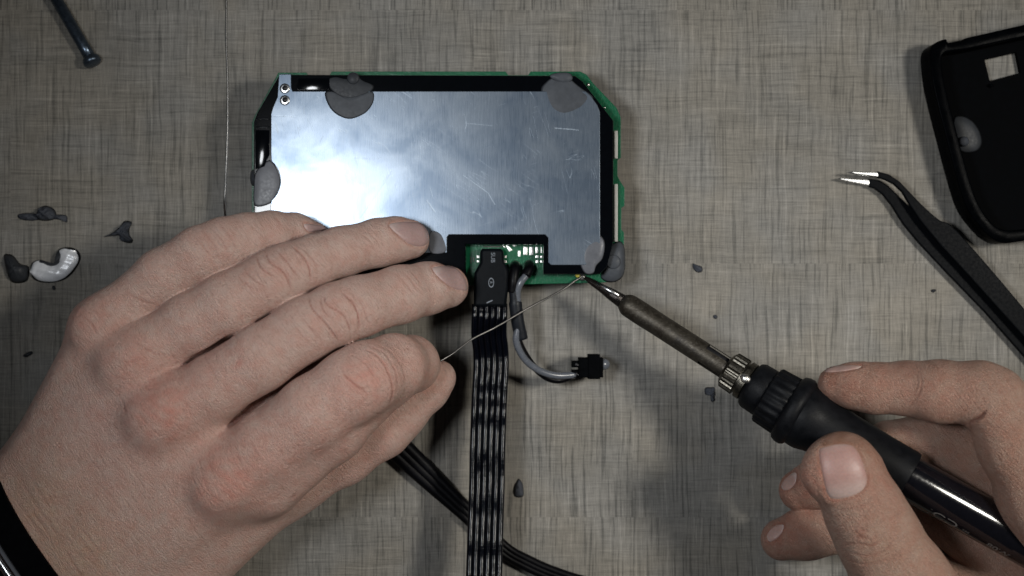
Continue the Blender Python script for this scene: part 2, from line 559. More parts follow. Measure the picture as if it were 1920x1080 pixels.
M['foil'] = plain('crumpled_foil', (.84, .86, .90), .34, .15, var=.06, scale=500, bump=.35, bscale=600)
M['crumb'] = glue_mat('dry_grey_silicone', (.058, .064, .078), .55)
M['crumb_dark'] = glue_mat('dark_grey_silicone', (.030, .033, .038), .40)
M['plate'] = plate_mat()
M['dark_hole'] = plain('dark_recess', (.01, .01, .012), .5)
M['skin'] = skin_mat('skin', (.615, .447, .385), 0.0, .8)
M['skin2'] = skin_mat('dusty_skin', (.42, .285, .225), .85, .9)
M['nail'] = nail_mat()

# ------------------------------------------------------------------ desk
desk_v = [(-420, -300, 0), (420, -300, 0), (420, 300, 0), (-420, 300, 0), (-420, -300, -25), (420, -300, -25), (420, 300, -25), (-420, 300, -25)]
desk_f = [(0, 1, 2, 3), (4, 7, 6, 5), (0, 4, 5, 1), (1, 5, 6, 2), (2, 6, 7, 3), (3, 7, 4, 0)]
desk = bpy.data.meshes.new('desk')
desk.from_pydata([tuple(x / 1000 for x in v) for v in desk_v], [], desk_f)
do = bpy.data.objects.new('desk', desk); COL.objects.link(do); desk.materials.append(M['desk'])
tag(do, 'grey brown desk top with a woven linen pattern', 'desk', kind='structure')

# ------------------------------------------------------------------ implicit hands
class Field:
    def __init__(s, lo, hi, h):
        s.lo = np.array(lo, float); s.h = h
        s.n = np.ceil((np.array(hi) - s.lo) / h).astype(int) + 1
        s.ax = [(s.lo[i] + np.arange(s.n[i]) * h).astype(np.float32) for i in range(3)]
        s.d = np.full(s.n, 30.0, np.float32)
    def clip(s, lo, hi):
        i0 = np.clip(np.floor((lo - s.lo) / s.h).astype(int), 0, s.n - 1)
        i1 = np.clip(np.ceil((hi - s.lo) / s.h).astype(int) + 1, 1, s.n)
        return i0, i1
    def add(s, fn, lo, hi, k, sub=False):
        pad = k * 1.2 + 4.0
        i0, i1 = s.clip(np.array(lo) - pad, np.array(hi) + pad)
        if np.any(i1 <= i0): return
        x = s.ax[0][i0[0]:i1[0], None, None]; y = s.ax[1][None, i0[1]:i1[1], None]; z = s.ax[2][None, None, i0[2]:i1[2]]
        e = fn(x, y, z).astype(np.float32)
        sl = (slice(i0[0], i1[0]), slice(i0[1], i1[1]), slice(i0[2], i1[2]))
        if sub:
            s.d[sl] = -smin(-s.d[sl], e, k)
        else:
            s.d[sl] = smin(s.d[sl], e, k)
    def cone(s, a, b, ra, rb, k=3.0, sub=False):
        a = np.array(a, float); b = np.array(b, float); ba = b - a; L2 = float(ba @ ba) + 1e-9
        def fn(x, y, z):
            px, py, pz = x - a[0], y - a[1], z - a[2]
            t = np.clip((px * ba[0] + py * ba[1] + pz * ba[2]) / L2, 0, 1)
            dx, dy, dz = px - t * ba[0], py - t * ba[1], pz - t * ba[2]
            return np.sqrt(dx * dx + dy * dy + dz * dz) - (ra + (rb - ra) * t)
        R = max(ra, rb)
        s.add(fn, np.minimum(a, b) - R, np.maximum(a, b) + R, k, sub)
    def ell(s, c, r, k=4.0, rot=0.0, sub=False):
        c = np.array(c, float); r = np.array(r, float); cr, sr = math.cos(rot), math.sin(rot)
        def fn(x, y, z):
            px, py, pz = x - c[0], y - c[1], z - c[2]
            ux, uy = (px * cr + py * sr) / r[0], (-px * sr + py * cr) / r[1]; uz = pz / r[2]
            q = np.sqrt(ux * ux + uy * uy + uz * uz)
            g = np.sqrt((ux / r[0]) ** 2 + (uy / r[1]) ** 2 + (uz / r[2]) ** 2) + 1e-6
            return q * (q - 1) / g
        R = r.max()
        s.add(fn, c - R, c + R, k, sub)
    def merge(s, o, k):
        s.d = smin(s.d, o.d, k)
    def mesh(s):
        g = vdb.FloatGrid(30.0)
        g.copyFromArray(s.d)
        v, q = g.convertToQuads(0.0)
        return np.asarray(v, float) * s.h + s.lo, np.asarray(q)

def smin(a, b, k):
    if k <= 0: return np.minimum(a, b)
    h = np.maximum(k - np.abs(a - b), 0) / k
    return np.minimum(a, b) - h * h * (k * .25)

def J(px, py, z, rpx):
    return P(px, py, z), rpx * mpp(z)

def chain(F, js, k=3.0):
    for (a, ra), (b, rb) in zip(js[:-1], js[1:]):
        F.cone(a, b, ra, rb, k)

def seg_dist(pts, poly):
    d = np.full(len(pts), 1e9)
    poly = np.asarray(poly, float)
    for a, b in zip(poly[:-1], poly[1:]):
        ba = b - a
        t = np.clip(((pts - a) @ ba) / (ba @ ba + 1e-9), 0, 1)
        q = pts - a - t[:, None] * ba
        d = np.minimum(d, np.hypot(q[:, 0], q[:, 1]))
    return d

def in_poly(pts, poly):
    poly = np.asarray(poly, float)
    c = np.zeros(len(pts), bool)
    j = len(poly) - 1
    for i in range(len(poly)):
        xi, yi = poly[i]; xj, yj = poly[j]
        cond = ((yi > pts[:, 1]) != (yj > pts[:, 1])) & (pts[:, 0] < (xj - xi) * (pts[:, 1] - yi) / (yj - yi + 1e-12) + xi)
        c ^= cond
        j = i
    return c

def vnormals(v, q):
    n = np.zeros_like(v)
    fn = np.cross(v[q[:, 2]] - v[q[:, 0]], v[q[:, 3]] - v[q[:, 1]])
    for k in range(4): np.add.at(n, q[:, k], fn)
    return n / (np.linalg.norm(n, axis=1, keepdims=True) + 1e-12)

def build_hand(F, name, label, mat, creases, tones, nails, lumps=()):
    v, q = F.mesh()
    n = vnormals(v, q)
    # outward?
    c = v.mean(0)
    if np.mean(np.einsum('ij,ij->i', n, v - c)) < 0:
        q = q[:, ::-1]; n = -n
    bvh = BVHTree.FromPolygons([tuple(x) for x in v], [tuple(int(i) for i in f) for f in q])
    px = topx(v)
    eye = np.array([0, 0, HC])
    facing = np.einsum('ij,ij->i', n, (eye - v) / np.linalg.norm(eye - v, axis=1, keepdims=True))
    seen = facing > 0.02
    # only what lies open to the sky takes the top-side creases
    disp = np.zeros(len(v))
    shade = np.ones((len(v), 3))
    # occlusion test for crease candidates: cast from above
    vis = np.zeros(len(v), bool)
    idx = np.nonzero(seen)[0]
    for i in idx:
        d = v[i] - eye; L = np.linalg.norm(d)
        h = bvh.ray_cast(Vector(eye), Vector(d / L), L - 1.2)
        vis[i] = h[0] is None
    for poly, wd, dp in creases:
        sp = smooth_path(poly, 5)
        lo, hi = sp.min(0) - wd * 4, sp.max(0) + wd * 4
        m = vis & (px[:, 0] > lo[0]) & (px[:, 0] < hi[0]) & (px[:, 1] > lo[1]) & (px[:, 1] < hi[1])
        if not m.any(): continue
        ii = np.nonzero(m)[0]
        dd = seg_dist(px[ii], sp)
        # fade toward the ends
        e = np.minimum(np.hypot(*(px[ii] - sp[0]).T), np.hypot(*(px[ii] - sp[-1]).T))
        fade = np.clip(e / 14.0, .15, 1)
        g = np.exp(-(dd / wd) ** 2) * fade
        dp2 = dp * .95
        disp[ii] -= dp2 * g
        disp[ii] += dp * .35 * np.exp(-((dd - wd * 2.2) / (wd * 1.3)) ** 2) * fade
        shade[ii] *= 1 - np.outer(g * max(min(dp * 1.25, .6), -.12), (.55, .85, .9))  # crease shade painted into the skin colour, on top of the displacement
    for (x, y, r, amp) in lumps:
        d2 = (px[:, 0] - x) ** 2 + (px[:, 1] - y) ** 2
        disp += np.where(vis, amp * np.exp(-d2 / (r * r)), 0)
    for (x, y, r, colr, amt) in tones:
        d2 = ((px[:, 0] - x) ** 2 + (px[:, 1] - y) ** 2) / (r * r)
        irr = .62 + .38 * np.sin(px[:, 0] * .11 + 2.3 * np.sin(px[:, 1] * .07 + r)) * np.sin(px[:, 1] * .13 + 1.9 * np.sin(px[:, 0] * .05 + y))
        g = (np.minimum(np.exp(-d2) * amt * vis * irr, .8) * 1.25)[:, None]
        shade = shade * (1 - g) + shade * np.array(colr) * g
    root_loc = P(*nails[0]['root'], 0)
    for nl in nails:
        poly = smooth_path(nl['poly'], 4, closed=True)
        lo, hi = poly.min(0) - 26, poly.max(0) + 26
        ii = np.nonzero(vis & (px[:, 0] > lo[0]) & (px[:, 0] < hi[0]) & (px[:, 1] > lo[1]) & (px[:, 1] < hi[1]))[0]
        ins = in_poly(px[ii], poly)
        dd = seg_dist(px[ii], np.vstack([poly, poly[:1]]))
        pr, di = np.array(nl['prox'], float), np.array(nl['dist'], float)
        t = ((px[ii] - pr) @ (di - pr)) / ((di - pr) @ (di - pr))
        fold = np.clip(1.15 - t * .75, .12, 1)
        disp[ii] += np.where(ins, -.45 * np.clip(dd / 3, 0, 1), .34 * fold * np.exp(-((dd - 6) / 6) ** 2))
        shade[ii] *= 1 - np.outer(np.where(ins, 0, .36 * np.exp(-(dd / 3.5) ** 2) * fold), (.4, .9, 1))
    vd = v + n * disp[:, None]
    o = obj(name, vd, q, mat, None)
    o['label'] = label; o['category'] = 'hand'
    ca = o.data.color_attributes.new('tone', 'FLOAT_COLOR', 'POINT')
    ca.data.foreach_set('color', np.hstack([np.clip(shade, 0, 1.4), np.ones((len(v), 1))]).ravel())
    # nails: thin curved plates lying on the finger ends
    for nl in nails:
        poly = smooth_path(nl['poly'], 5, closed=True)
        cc = poly.mean(0); m = len(poly)
        V, Cc = [], []
        fr = [0, .06, .14, .3, .5, .7, .86]
        pr, di = np.array(nl['prox'], float), np.array(nl['dist'], float)
        for r, f in enumerate(fr):
            for i in range(m):
                s2 = poly[i] + (cc - poly[i]) * f
                V.append((s2, r))
        V.append((cc, len(fr)))
        W2, good = [], True
        for s2, r in V:
            tgt = P(s2[0], s2[1], 0); d = tgt - eye; d /= np.linalg.norm(d)
            h = bvh.ray_cast(Vector(eye), Vector(d))
            if h[0] is None:
                h = bvh.find_nearest(Vector(P(cc[0], cc[1], 30)))
            nn = np.array(h[1]); nn = nn if nn @ (eye - np.array(h[0])) > 0 else -nn
            off = -.35 if r == 0 else (.02 if r == 1 else .12 + .05 * min(r, 4))
            W2.append(np.array(h[0]) + nn * off)
            t = float(((s2 - pr) @ (di - pr)) / ((di - pr) @ (di - pr)))
            base = np.array(nl.get('col', (.37, .25, .235)))
            pale = np.array(nl.get('pale', (.46, .36, .335)))
            lun = nl.get('lun', .22); 
            a = 1 / (1 + math.exp((t - lun) * 30)); b = 1 / (1 + math.exp(-(t - nl.get('edge', .93)) * 40))
            Cc.append(base * (1 - max(a, b)) + pale * max(a, b))
        Fc = []
        for r in range(len(fr) - 1):
            for i in range(m):
                j = (i + 1) % m
                Fc.append((r * m + i, r * m + j, (r + 1) * m + j, (r + 1) * m + i))
        for i in range(m): Fc.append(((len(fr) - 1) * m + i, (len(fr) - 1) * m + (i + 1) % m, len(V) - 1))
        no = obj('fingernail', W2, Fc, M['nail'], o)
        bm = bmesh.new(); bm.from_mesh(no.data); bmesh.ops.recalc_face_normals(bm, faces=bm.faces)
        if sum(f.normal.z for f in bm.faces) < 0: bmesh.ops.reverse_faces(bm, faces=bm.faces)
        bm.to_mesh(no.data); bm.free()
        ca = no.data.color_attributes.new('tone', 'FLOAT_COLOR', 'POINT')
        ca.data.foreach_set('color', np.hstack([np.array(Cc), np.ones((len(Cc), 1))]).ravel())
    return o

HV = 0.62
RED = (1.04, .70, .65)
# ---- the hand that holds the board and the solder
lo, hi = P(-330, 1330, 10), P(960, 330, 10)
FL = Field((lo[0], lo[1], 8), (hi[0], hi[1], 100), HV)
PL = Field((lo[0], lo[1], 8), (hi[0], hi[1], 100), HV)
# fingers
pinky = [J(190, 615, 54, 50), J(305, 518, 58, 51), J(376, 476, 60, 51), J(420, 458, 59, 49), J(463, 447, 56, 46), J(510, 440, 51, 43), J(552, 438, 45, 37), J(590, 446, 39, 28)]
ringf = [J(245, 680, 60, 54), J(358, 607, 62, 57), J(428, 569, 64, 57), J(507, 526, 64, 54), J(540, 509, 63, 52), J(585, 492, 60, 48), J(640, 472, 54, 46), J(710, 455, 46, 44), J(740, 450, 42, 41), J(768, 449, 38.4, 37)]
midf = [J(300, 785, 64, 60), J(400, 728, 67, 61), J(489, 672, 69, 61), J(571, 618, 68, 59), J(632, 588, 67, 57), J(672, 575, 64, 56), J(751, 552, 53, 53), J(800, 541, 45, 48), J(838, 538, 39, 40)]
indf = [J(425, 905, 62, 64), J(500, 842, 67, 68), J(590, 774, 71, 70), J(660, 724, 72, 68), J(690, 706, 70, 65), J(738, 688, 60, 60), J(770, 683, 48, 52), J(784, 684, 40, 42)]
for ch in (pinky, ringf, midf):
    T = Field((lo[0], lo[1], 8), (hi[0], hi[1], 100), HV)
    chain(T, ch, 2.5)
    FL.merge(T, .8)
def web(a, b):
    FL.cone(a[0], b[0], a[1], b[1], 3.0)
web(J(300, 566, 46, 38), J(430, 508, 46, 28)); web(J(378, 660, 52, 40), J(530, 580, 48, 28))
T = Field((lo[0], lo[1], 8), (hi[0], hi[1], 100), HV)
chain(T, indf, 3.0)
# the flesh along the thumb side of the index finger
a, ra = J(500, 900, 58, 70); b, rb = J(625, 806, 62, 56); T.cone(a, b, ra, rb, 5)
c2, rc = J(715, 730, 58, 46); T.cone(b, c2, rb, rc, 5)
FL.merge(T, .8)
T = Field((lo[0], lo[1], 8), (hi[0], hi[1], 100), HV)
thumb = [J(540, 895, 38, 66), J(640, 850, 37, 58), J(715, 800, 36, 56), J(750, 772, 35, 48), J(800, 728, 33, 40), J(822, 708, 33, 33)]
chain(T, thumb, 4)
FL.merge(T, .8)
web(J(440, 800, 52, 46), J(560, 716, 52, 40)); web(J(560, 716, 52, 40), J(640, 660, 50, 36))
# palm and back of the hand
def pc(a, b, k=8): PL.cone(a[0], b[0], a[1], b[1], k)
wrist = [J(75, 880, 45, 66), J(110, 950, 50, 70), J(160, 1020, 52, 74), J(230, 1085, 50, 76), J(320, 1075, 42, 78)]
pc(J(190, 615, 52, 50), wrist[0]); pc(J(245, 680, 57, 52), wrist[1]); pc(J(300, 785, 61, 56), wrist[2]); pc(J(425, 905, 60, 62), wrist[3])
pc(J(540, 895, 38, 66), wrist[4]); pc(J(440, 930, 46, 72), wrist[4]); pc(J(360, 860, 48, 80), J(240, 960, 44, 90), 10)
pc(J(250, 740, 46, 70), J(150, 900, 42, 80), 10)
pc(J(290, 740, 60, 58), J(170, 900, 52, 70), 12); pc(J(385, 850, 61, 58), J(240, 990, 52, 74), 12); pc(J(235, 660, 55, 52), J(120, 850, 48, 66), 12)
# knuckles and tendons
for (x, y, z, r) in ((186, 606, 62, 26), (245, 676, 69, 28), (302, 778, 74, 32), (422, 908, 74, 32)):
    p, r_ = J(x, y, z, r); PL.ell(p, (r_ * 1.45, r_ * 1.15, r_ * .72), 9, math.radians(35))
# forearm, running out of the picture
pc(wrist[0], J(-150, 1060, 44, 80)); pc(wrist[1], J(-120, 1120, 48, 84)); pc(wrist[2], J(-70, 1190, 50, 84)); pc(wrist[3], J(0, 1260, 48, 84)); pc(wrist[4], J(70, 1290, 42, 80))
pc(J(60, 1000, 42, 90), J(-60, 1120, 42, 100), 10)
PL.merge(FL, 8.5)
# keep the grooves between neighbouring fingers: re-cut them where the palm blend filled them
def groove(pts, depth_z, r, k=2.0):
    pp = [P(x, y, z) for (x, y, z) in pts]
    for a, b in zip(pp[:-1], pp[1:]): PL.cone(a, b, r, r, k, sub=True)
creL = []
def cr(poly, w=1.7, d=.45): creL.append((poly, w, d))
# lines between fingers run on into the back of the hand
cr([(236, 548), (262, 562), (292, 572)], 2.0, .3)
cr([(355, 672), (390, 655), (430, 630)], 2.5, .6)
cr([(430, 800), (448, 786), (466, 772)], 3, .8)
cr([(452, 772), (466, 772), (500, 745)], 2.5, .9)
# ring PIP
cr([(480, 478), (488, 500), (505, 514), (520, 520)], 1.6, .55)
cr([(497, 470), (505, 490), (530, 510), (541, 530), (546, 546)], 1.6, .55)
cr([(515, 467), (532, 484), (548, 505), (560, 520)], 1.5, .4)
cr([(545, 460), (568, 480), (580, 505), (582, 530)], 1.6, .55)
cr([(560, 462), (585, 485), (596, 510)], 1.4, .28)
cr([(455, 500), (470, 520), (500, 540)], 1.5, .32)
cr([(440, 505), (452, 525), (478, 545)], 1.4, .22)
# middle PIP
cr([(578, 555), (586, 580), (606, 602), (622, 622), (636, 640)], 1.6, .6)
cr([(607, 548), (612, 570), (640, 588), (652, 606), (658, 628)], 1.6, .6)
cr([(640, 546), (662, 570), (672, 595), (673, 620)], 1.7, .6)
cr([(668, 555), (682, 580), (690, 605)], 1.4, .3)
cr([(600, 556), (606, 582), (622, 600)], 1.4, .35)
cr([(560, 590), (578, 610), (604, 640)], 1.5, .32)
cr([(545, 600), (565, 628), (590, 652)], 1.4, .22)
# DIP
cr([(672, 436), (690, 448), (703, 466)], 1.4, .26); cr([(685, 432), (702, 446), (713, 462)], 1.4, .26); cr([(697, 430), (712, 442), (720, 458)], 1.3, .2)
cr([(752, 508), (770, 525), (786, 548)], 1.4, .28); cr([(764, 504), (780, 520), (793, 540)], 1.4, .28); cr([(742, 512), (760, 532), (775, 552)], 1.3, .2)
# pinky
cr([(392, 424), (415, 450), (430, 478)], 1.5, .3); cr([(378, 430), (398, 455), (412, 480)], 1.4, .25); cr([(510, 400), (524, 418), (530, 430)], 1.5, .35)
cr([(408, 418), (430, 440), (445, 466)], 1.4, .22); cr([(360, 440), (382, 462), (396, 482)], 1.4, .2)
# index PIP
cr([(676, 652), (708, 668), (728, 700), (736, 735), (728, 762)], 1.6, .36)
cr([(690, 648), (722, 664), (742, 698), (746, 730)], 1.5, .22)
cr([(706, 646), (736, 662), (756, 694), (760, 722)], 1.4, .18)
cr([(640, 690), (652, 710), (684, 735), (686, 748)], 1.5, .4)
cr([(648, 672), (664, 668), (690, 690), (706, 716)], 1.4, .25)
cr([(655, 715), (670, 726), (700, 726)], 1.4, .22)
cr([(690, 772), (712, 776), (724, 774)], 1.5, .25)
# index finger base and knuckle folds
cr([(370, 850), (378, 890), (400, 930), (430, 946)], 2.0, .14)
cr([(388, 838), (396, 880), (416, 915)], 1.8, .14)
cr([(440, 830), (452, 868), (470, 900)], 1.8, .14)
cr([(470, 828), (480, 850), (484, 880)], 1.6, .2)
cr([(355, 870), (364, 905), (384, 940)], 1.7, .14)
cr([(540, 935), (552, 930), (560, 916)], 2.0, .25)
# middle / ring knuckles
cr([(260, 775), (280, 800), (310, 822), (345, 828)], 1.7, .15); cr([(276, 760), (300, 786), (336, 800)], 1.6, .13); cr([(330, 742), (350, 760), (362, 788)], 1.6, .22)
cr([(200, 690), (216, 706), (250, 712)], 1.6, .22); cr([(205, 668), (235, 678), (270, 674)], 1.6, .2); cr([(250, 640), (285, 660), (320, 668)], 1.7, .24)
cr([(150, 590), (172, 606), (182, 632)], 1.8, .3); cr([(162, 575), (186, 590), (200, 612)], 1.6, .22)
# cross lines over the back and the wrist
for k in range(46):
    x0 = 60 + 470 * random.random(); y0 = 640 + 380 * random.random()
    if x0 + y0 * .2 > 720 or (x0 < 150 and y0 < 760): continue
    L = 26 + 46 * random.random(); an = math.radians(52 + random.uniform(-16, 16))
    cr([(x0, y0), (x0 + L * .5 * math.cos(an) + random.uniform(-3, 3), y0 + L * .5 * math.sin(an)), (x0 + L * math.cos(an), y0 + L * math.sin(an))], 1.5, .10 + .10 * random.random())
for k in range(26):       # side of the index finger
    x0 = 500 + 180 * random.random(); y0 = 905 - (x0 - 500) * .62 + random.uniform(-40, 20)
    L = 16 + 26 * random.random(); an = math.radians(-28 + random.uniform(-22, 22))
    cr([(x0, y0), (x0 + L * math.cos(an), y0 + L * math.sin(an))], 1.4, .10 + .10 * random.random())
for k in range(10):
    x0 = 30 + 130 * random.random(); y0 = 880 + 150 * random.random()
    L = 60 + 60 * random.random(); an = math.radians(54 + random.uniform(-6, 6))
    cr([(x0, y0), (x0 + L * math.cos(an), y0 + L * math.sin(an))], 2.2, .18)
for (jx, jy, ang, wid, cnt) in ((525, 503, 60, 50, 16), (632, 580, 60, 54, 16), (690, 452, 62, 34, 9), (772, 532, 62, 36, 9), (410, 452, 62, 34, 9), (690, 700, 62, 52, 12)):
    for k in range(cnt):
        o_ = random.uniform(-1, 1) * wid; q_ = random.uniform(-.6, .5) * wid; L = random.uniform(10, 30)
        ax_, ay_ = math.cos(math.radians(-30)), math.sin(math.radians(-30)); a2 = math.radians(ang + random.uniform(-18, 18))
        x0 = jx + ax_ * o_ + math.cos(a2) * q_; y0 = jy + ay_ * o_ + math.sin(a2) * q_
        cr([(x0, y0), (x0 + L * .5 * math.cos(a2) + random.uniform(-2, 2), y0 + L * .5 * math.sin(a2)), (x0 + L * math.cos(a2), y0 + L * math.sin(a2))], 1.3, .10 + .16 * random.random())
for k in range(150):
    x0 = random.uniform(30, 560); y0 = random.uniform(600, 1060)
    L = random.uniform(9, 24); an = math.radians(50 + random.uniform(-14, 14))
    cr([(x0, y0), (x0 + L * math.cos(an), y0 + L * math.sin(an))], 1.25, random.choice((-.10, .10, .14, .18)))
tonL = [(300, 775, 62, RED, .7), (425, 905, 78, RED, .7), (238, 672, 48, RED, .45), (165, 600, 50, RED, .45), (680, 712, 52, RED, .55), (310, 720, 60, RED, .3), (560, 850, 80, RED, .3),
        (640, 585, 40, (1.0, .86, .82), .4), (525, 498, 36, (1.0, .86, .82), .35), (420, 690, 60, RED, .25), (448, 680, 7, (1.0, .55, .5), .5), (790, 700, 60, (1.0, .8, .76), .5), (690, 830, 90, (1.02, .82, .78), .5),
        (180, 760, 80, (.86, .82, .90), .35), (230, 860, 90, (.88, .84, .90), .3), (60, 960, 90, (.96, .96, .78), .45), (150, 1060, 80, (.98, .96, .76), .45), (360, 650, 60, (.92, .88, .92), .3)]
lumpL = [(270, 725, 34, -.9), (365, 850, 40, -1.0), (215, 640, 24, -.5), (300, 775, 40, .5), (423, 910, 50, .4), (240, 672, 28, .5), (166, 604, 26, .4), (680, 712, 44, .5)]
root = (300, 820)
nailsL = [
    dict(root=root, poly=[(729, 421), (750, 415), (778, 415), (795, 420), (805, 436), (806, 452), (793, 463), (769, 459), (745, 440)], prox=(733, 430), dist=(806, 446), lun=.12, edge=.97),
    dict(root=root, poly=[(810, 502), (828, 498), (848, 498), (868, 514), (877, 535), (875, 546), (848, 540), (822, 520)], prox=(812, 508), dist=(878, 540), lun=.16, edge=.96),
    dict(root=root, poly=[(569, 420), (588, 421), (606, 424), (617, 430), (604, 432), (580, 435)], prox=(569, 428), dist=(619, 430), lun=.1, edge=.97),
]
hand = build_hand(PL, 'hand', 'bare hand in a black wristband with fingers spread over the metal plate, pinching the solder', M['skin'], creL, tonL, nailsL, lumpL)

# ---- the hand that holds the soldering iron
lo, hi = P(1390, 1420, 10), P(2260, 620, 10)
zr = (6, 112)
FR = Field((lo[0], lo[1], zr[0]), (hi[0], hi[1], zr[1]), HV)
def sub():
    return Field((lo[0], lo[1], zr[0]), (hi[0], hi[1], zr[1]), HV)
index = [J(1567, 720, 55, 33), J(1600, 724, 57, 41), J(1640, 728, 59, 46), J(1700, 728, 62, 49), J(1760, 734, 67, 57), J(1838, 738, 72, 59), J(1862, 745, 74, 58)]
T = sub(); chain(T, index, 3)
T2 = sub(); chain(T2, [J(1868, 755, 74, 60), J(1910, 830, 74, 72), J(1965, 930, 72, 86), J(2030, 1040, 64, 95)], 6)
T.merge(T2, 3.0); FR.merge(T, .8)
T = sub(); chain(T, [J(1499, 920, 22, 38), J(1535, 906, 26, 45), J(1620, 870, 34, 46), J(1668, 836, 39, 48)], 3)
T2 = sub(); chain(T2, [J(1702, 832, 40, 49), J(1760, 826, 43, 58), J(1850, 860, 47, 72), J(1980, 1020, 52, 80)], 4)
T.merge(T2, 2.0); FR.merge(T, .8)
T = sub(); chain(T, [J(1466, 1012, 18, 39), J(1512, 1000, 21, 48), J(1600, 985, 26, 48), J(1720, 945, 36, 48), J(1830, 1000, 40, 60), J(1980, 1080, 46, 80)], 3); FR.merge(T, .8)
T = sub(); chain(T, [J(1655, 1130, 30, 42), J(1760, 1090, 34, 50), J(1900, 1120, 40, 70)], 3); FR.merge(T, .8)
T = sub(); chain(T, [J(1578, 868, 79, 58), J(1588, 888, 80, 65), J(1622, 960, 82, 72), J(1648, 1010, 82, 76), J(1690, 1090, 80, 88), J(1780, 1230, 72, 110)], 4)
T.ell(P(1570, 880, 86), (12.0, 13.0, 8.5), 5, math.radians(-70))
FR.merge(T, .8)
PR = sub()
for a, b in ((J(1965, 930, 68, 84), J(2100, 1200, 56, 110)), (J(1980, 1020, 50, 80), J(2080, 1240, 52, 110)), (J(1980, 1080, 46, 80), J(2030, 1290, 50, 110)), (J(1780, 1230, 66, 100), J(2000, 1340, 54, 110)), (J(1860, 1110, 40, 60), J(1980, 1250, 46, 110))):
    PR.cone(a[0], b[0], a[1], b[1], 10)
PR.merge(FR, 6.0)
creR = []
def crr(poly, w=1.7, d=.45): creR.append((poly, w, d))
crr([(1716, 685), (1728, 712), (1722, 740), (1702, 765)], 1.7, .28)
crr([(1710, 690), (1722, 715), (1712, 745)], 1.6, .25)
crr([(1852, 764), (1838, 782), (1812, 794)], 2.5, .9)
crr([(1600, 1010), (1616, 1004), (1630, 1012)], 1.8, .4); crr([(1584, 1022), (1606, 1018), (1634, 1022), (1650, 1014)], 1.8, .45)
crr([(1590, 1034), (1620, 1042), (1656, 1034), (1676, 1012)], 1.7, .3); crr([(1596, 998), (1622, 994), (1640, 1000)], 1.5, .25)
crr([(1590, 1050), (1626, 1058), (1670, 1046)], 1.6, .22); crr([(1562, 958), (1600, 952), (1640, 940)], 1.5, .22)
for k in range(24):
    x0 = 1545 + 90 * random.random(); y0 = 700 + 50 * random.random()
    L = 16 + 22 * random.random(); an = math.radians(-38 + random.uniform(-14, 14))
    crr([(x0, y0), (x0 + L * math.cos(an), y0 + L * math.sin(an))], 1.3, .10 + .12 * random.random())
for k in range(40):
    x0 = 1680 + 220 * random.random(); y0 = 690 + 250 * random.random()
    L = 16 + 30 * random.random(); an = math.radians(60 + random.uniform(-30, 30))
    crr([(x0, y0), (x0 + L * math.cos(an), y0 + L * math.sin(an))], 1.4, .08 + .10 * random.random())
for k in range(40):
    x0 = 1545 + 200 * random.random(); y0 = 940 + 130 * random.random()
    L = 14 + 26 * random.random(); an = math.radians(random.uniform(-50, 60))
    crr([(x0, y0), (x0 + L * math.cos(an), y0 + L * math.sin(an))], 1.4, .08 + .10 * random.random())
for k in range(120):
    x0 = random.uniform(1530, 1900); y0 = random.uniform(690, 1070)
    L = random.uniform(7, 18); an = math.radians(random.uniform(-70, 70))
    crr([(x0, y0), (x0 + L * math.cos(an), y0 + L * math.sin(an))], 1.2, random.choice((-.12, .10, .14, .2)))
for k in range(14):
    x0 = 1545 + 75 * random.random(); y0 = 808 + 18 * random.random()
    crr([(x0, y0), (x0 + random.uniform(6, 14), y0 + random.uniform(-4, 4))], 1.3, .22)
tonR = [(1700, 676, 26, (.62, .56, .54), .7), (1760, 676, 26, (.62, .56, .54), .7), (1820, 676, 28, (.62, .56, .54), .7), (1640, 680, 22, (.66, .56, .52), .6), (1590, 814, 30, (.50, .37, .28), .8), (1548, 818, 30, (.50, .37, .28), .8), (1555, 705, 26, (.62, .47, .40), .7), (1600, 745, 30, (.72, .55, .48), .6), (1635, 840, 26, (.8, .66, .56), .6), (1560, 720, 45, (.95, .74, .70), .6), (1660, 715, 60, RED, .35), (1760, 740, 70, RED, .3), (1575, 820, 34, (.82, .74, .66), .6), (1660, 900, 60, RED, .35), (1530, 900, 40, RED, .5), (1480, 920, 60, (.98, .66, .6), .6), (1470, 1010, 60, (.98, .66, .6), .6),  # middle and ring fingertips redder and darkened, partly standing in for shadow
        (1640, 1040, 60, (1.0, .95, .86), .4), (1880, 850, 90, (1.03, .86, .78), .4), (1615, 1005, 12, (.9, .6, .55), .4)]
root = (1700, 1000)
nailsR = [
    dict(root=root, poly=[(1534, 846), (1548, 836), (1575, 831), (1598, 834), (1612, 850), (1622, 875), (1627, 900), (1618, 920), (1592, 933), (1562, 937), (1550, 926), (1542, 895)], prox=(1592, 940), dist=(1572, 832), lun=.30, edge=.95, col=(.33, .20, .178), pale=(.38, .28, .255)),
    dict(root=root, poly=[(1540, 691), (1556, 687), (1590, 685), (1616, 686), (1606, 692), (1575, 697), (1548, 698)], prox=(1618, 688), dist=(1538, 692), lun=.1, edge=.95, col=(.36, .24, .21), pale=(.42, .33, .29)),
    dict(root=root, poly=[(1493, 886), (1482, 889), (1470, 900), (1464, 912), (1470, 920), (1482, 917), (1492, 905)], prox=(1492, 894), dist=(1464, 914), lun=.05, edge=.9, col=(.38, .25, .22)),
    dict(root=root, poly=[(1470, 984), (1456, 984), (1443, 994), (1437, 1006), (1442, 1016), (1454, 1012), (1466, 1000)], prox=(1470, 990), dist=(1437, 1008), lun=.05, edge=.9, col=(.40, .26, .23)),
]
hand2 = build_hand(PR, 'hand', 'dusty bare hand gripping the black soldering iron between thumb and forefinger', M['skin2'], creR, tonR, nailsR, [(1660, 920, 30, -.3), (1612, 1008, 24, .3)])

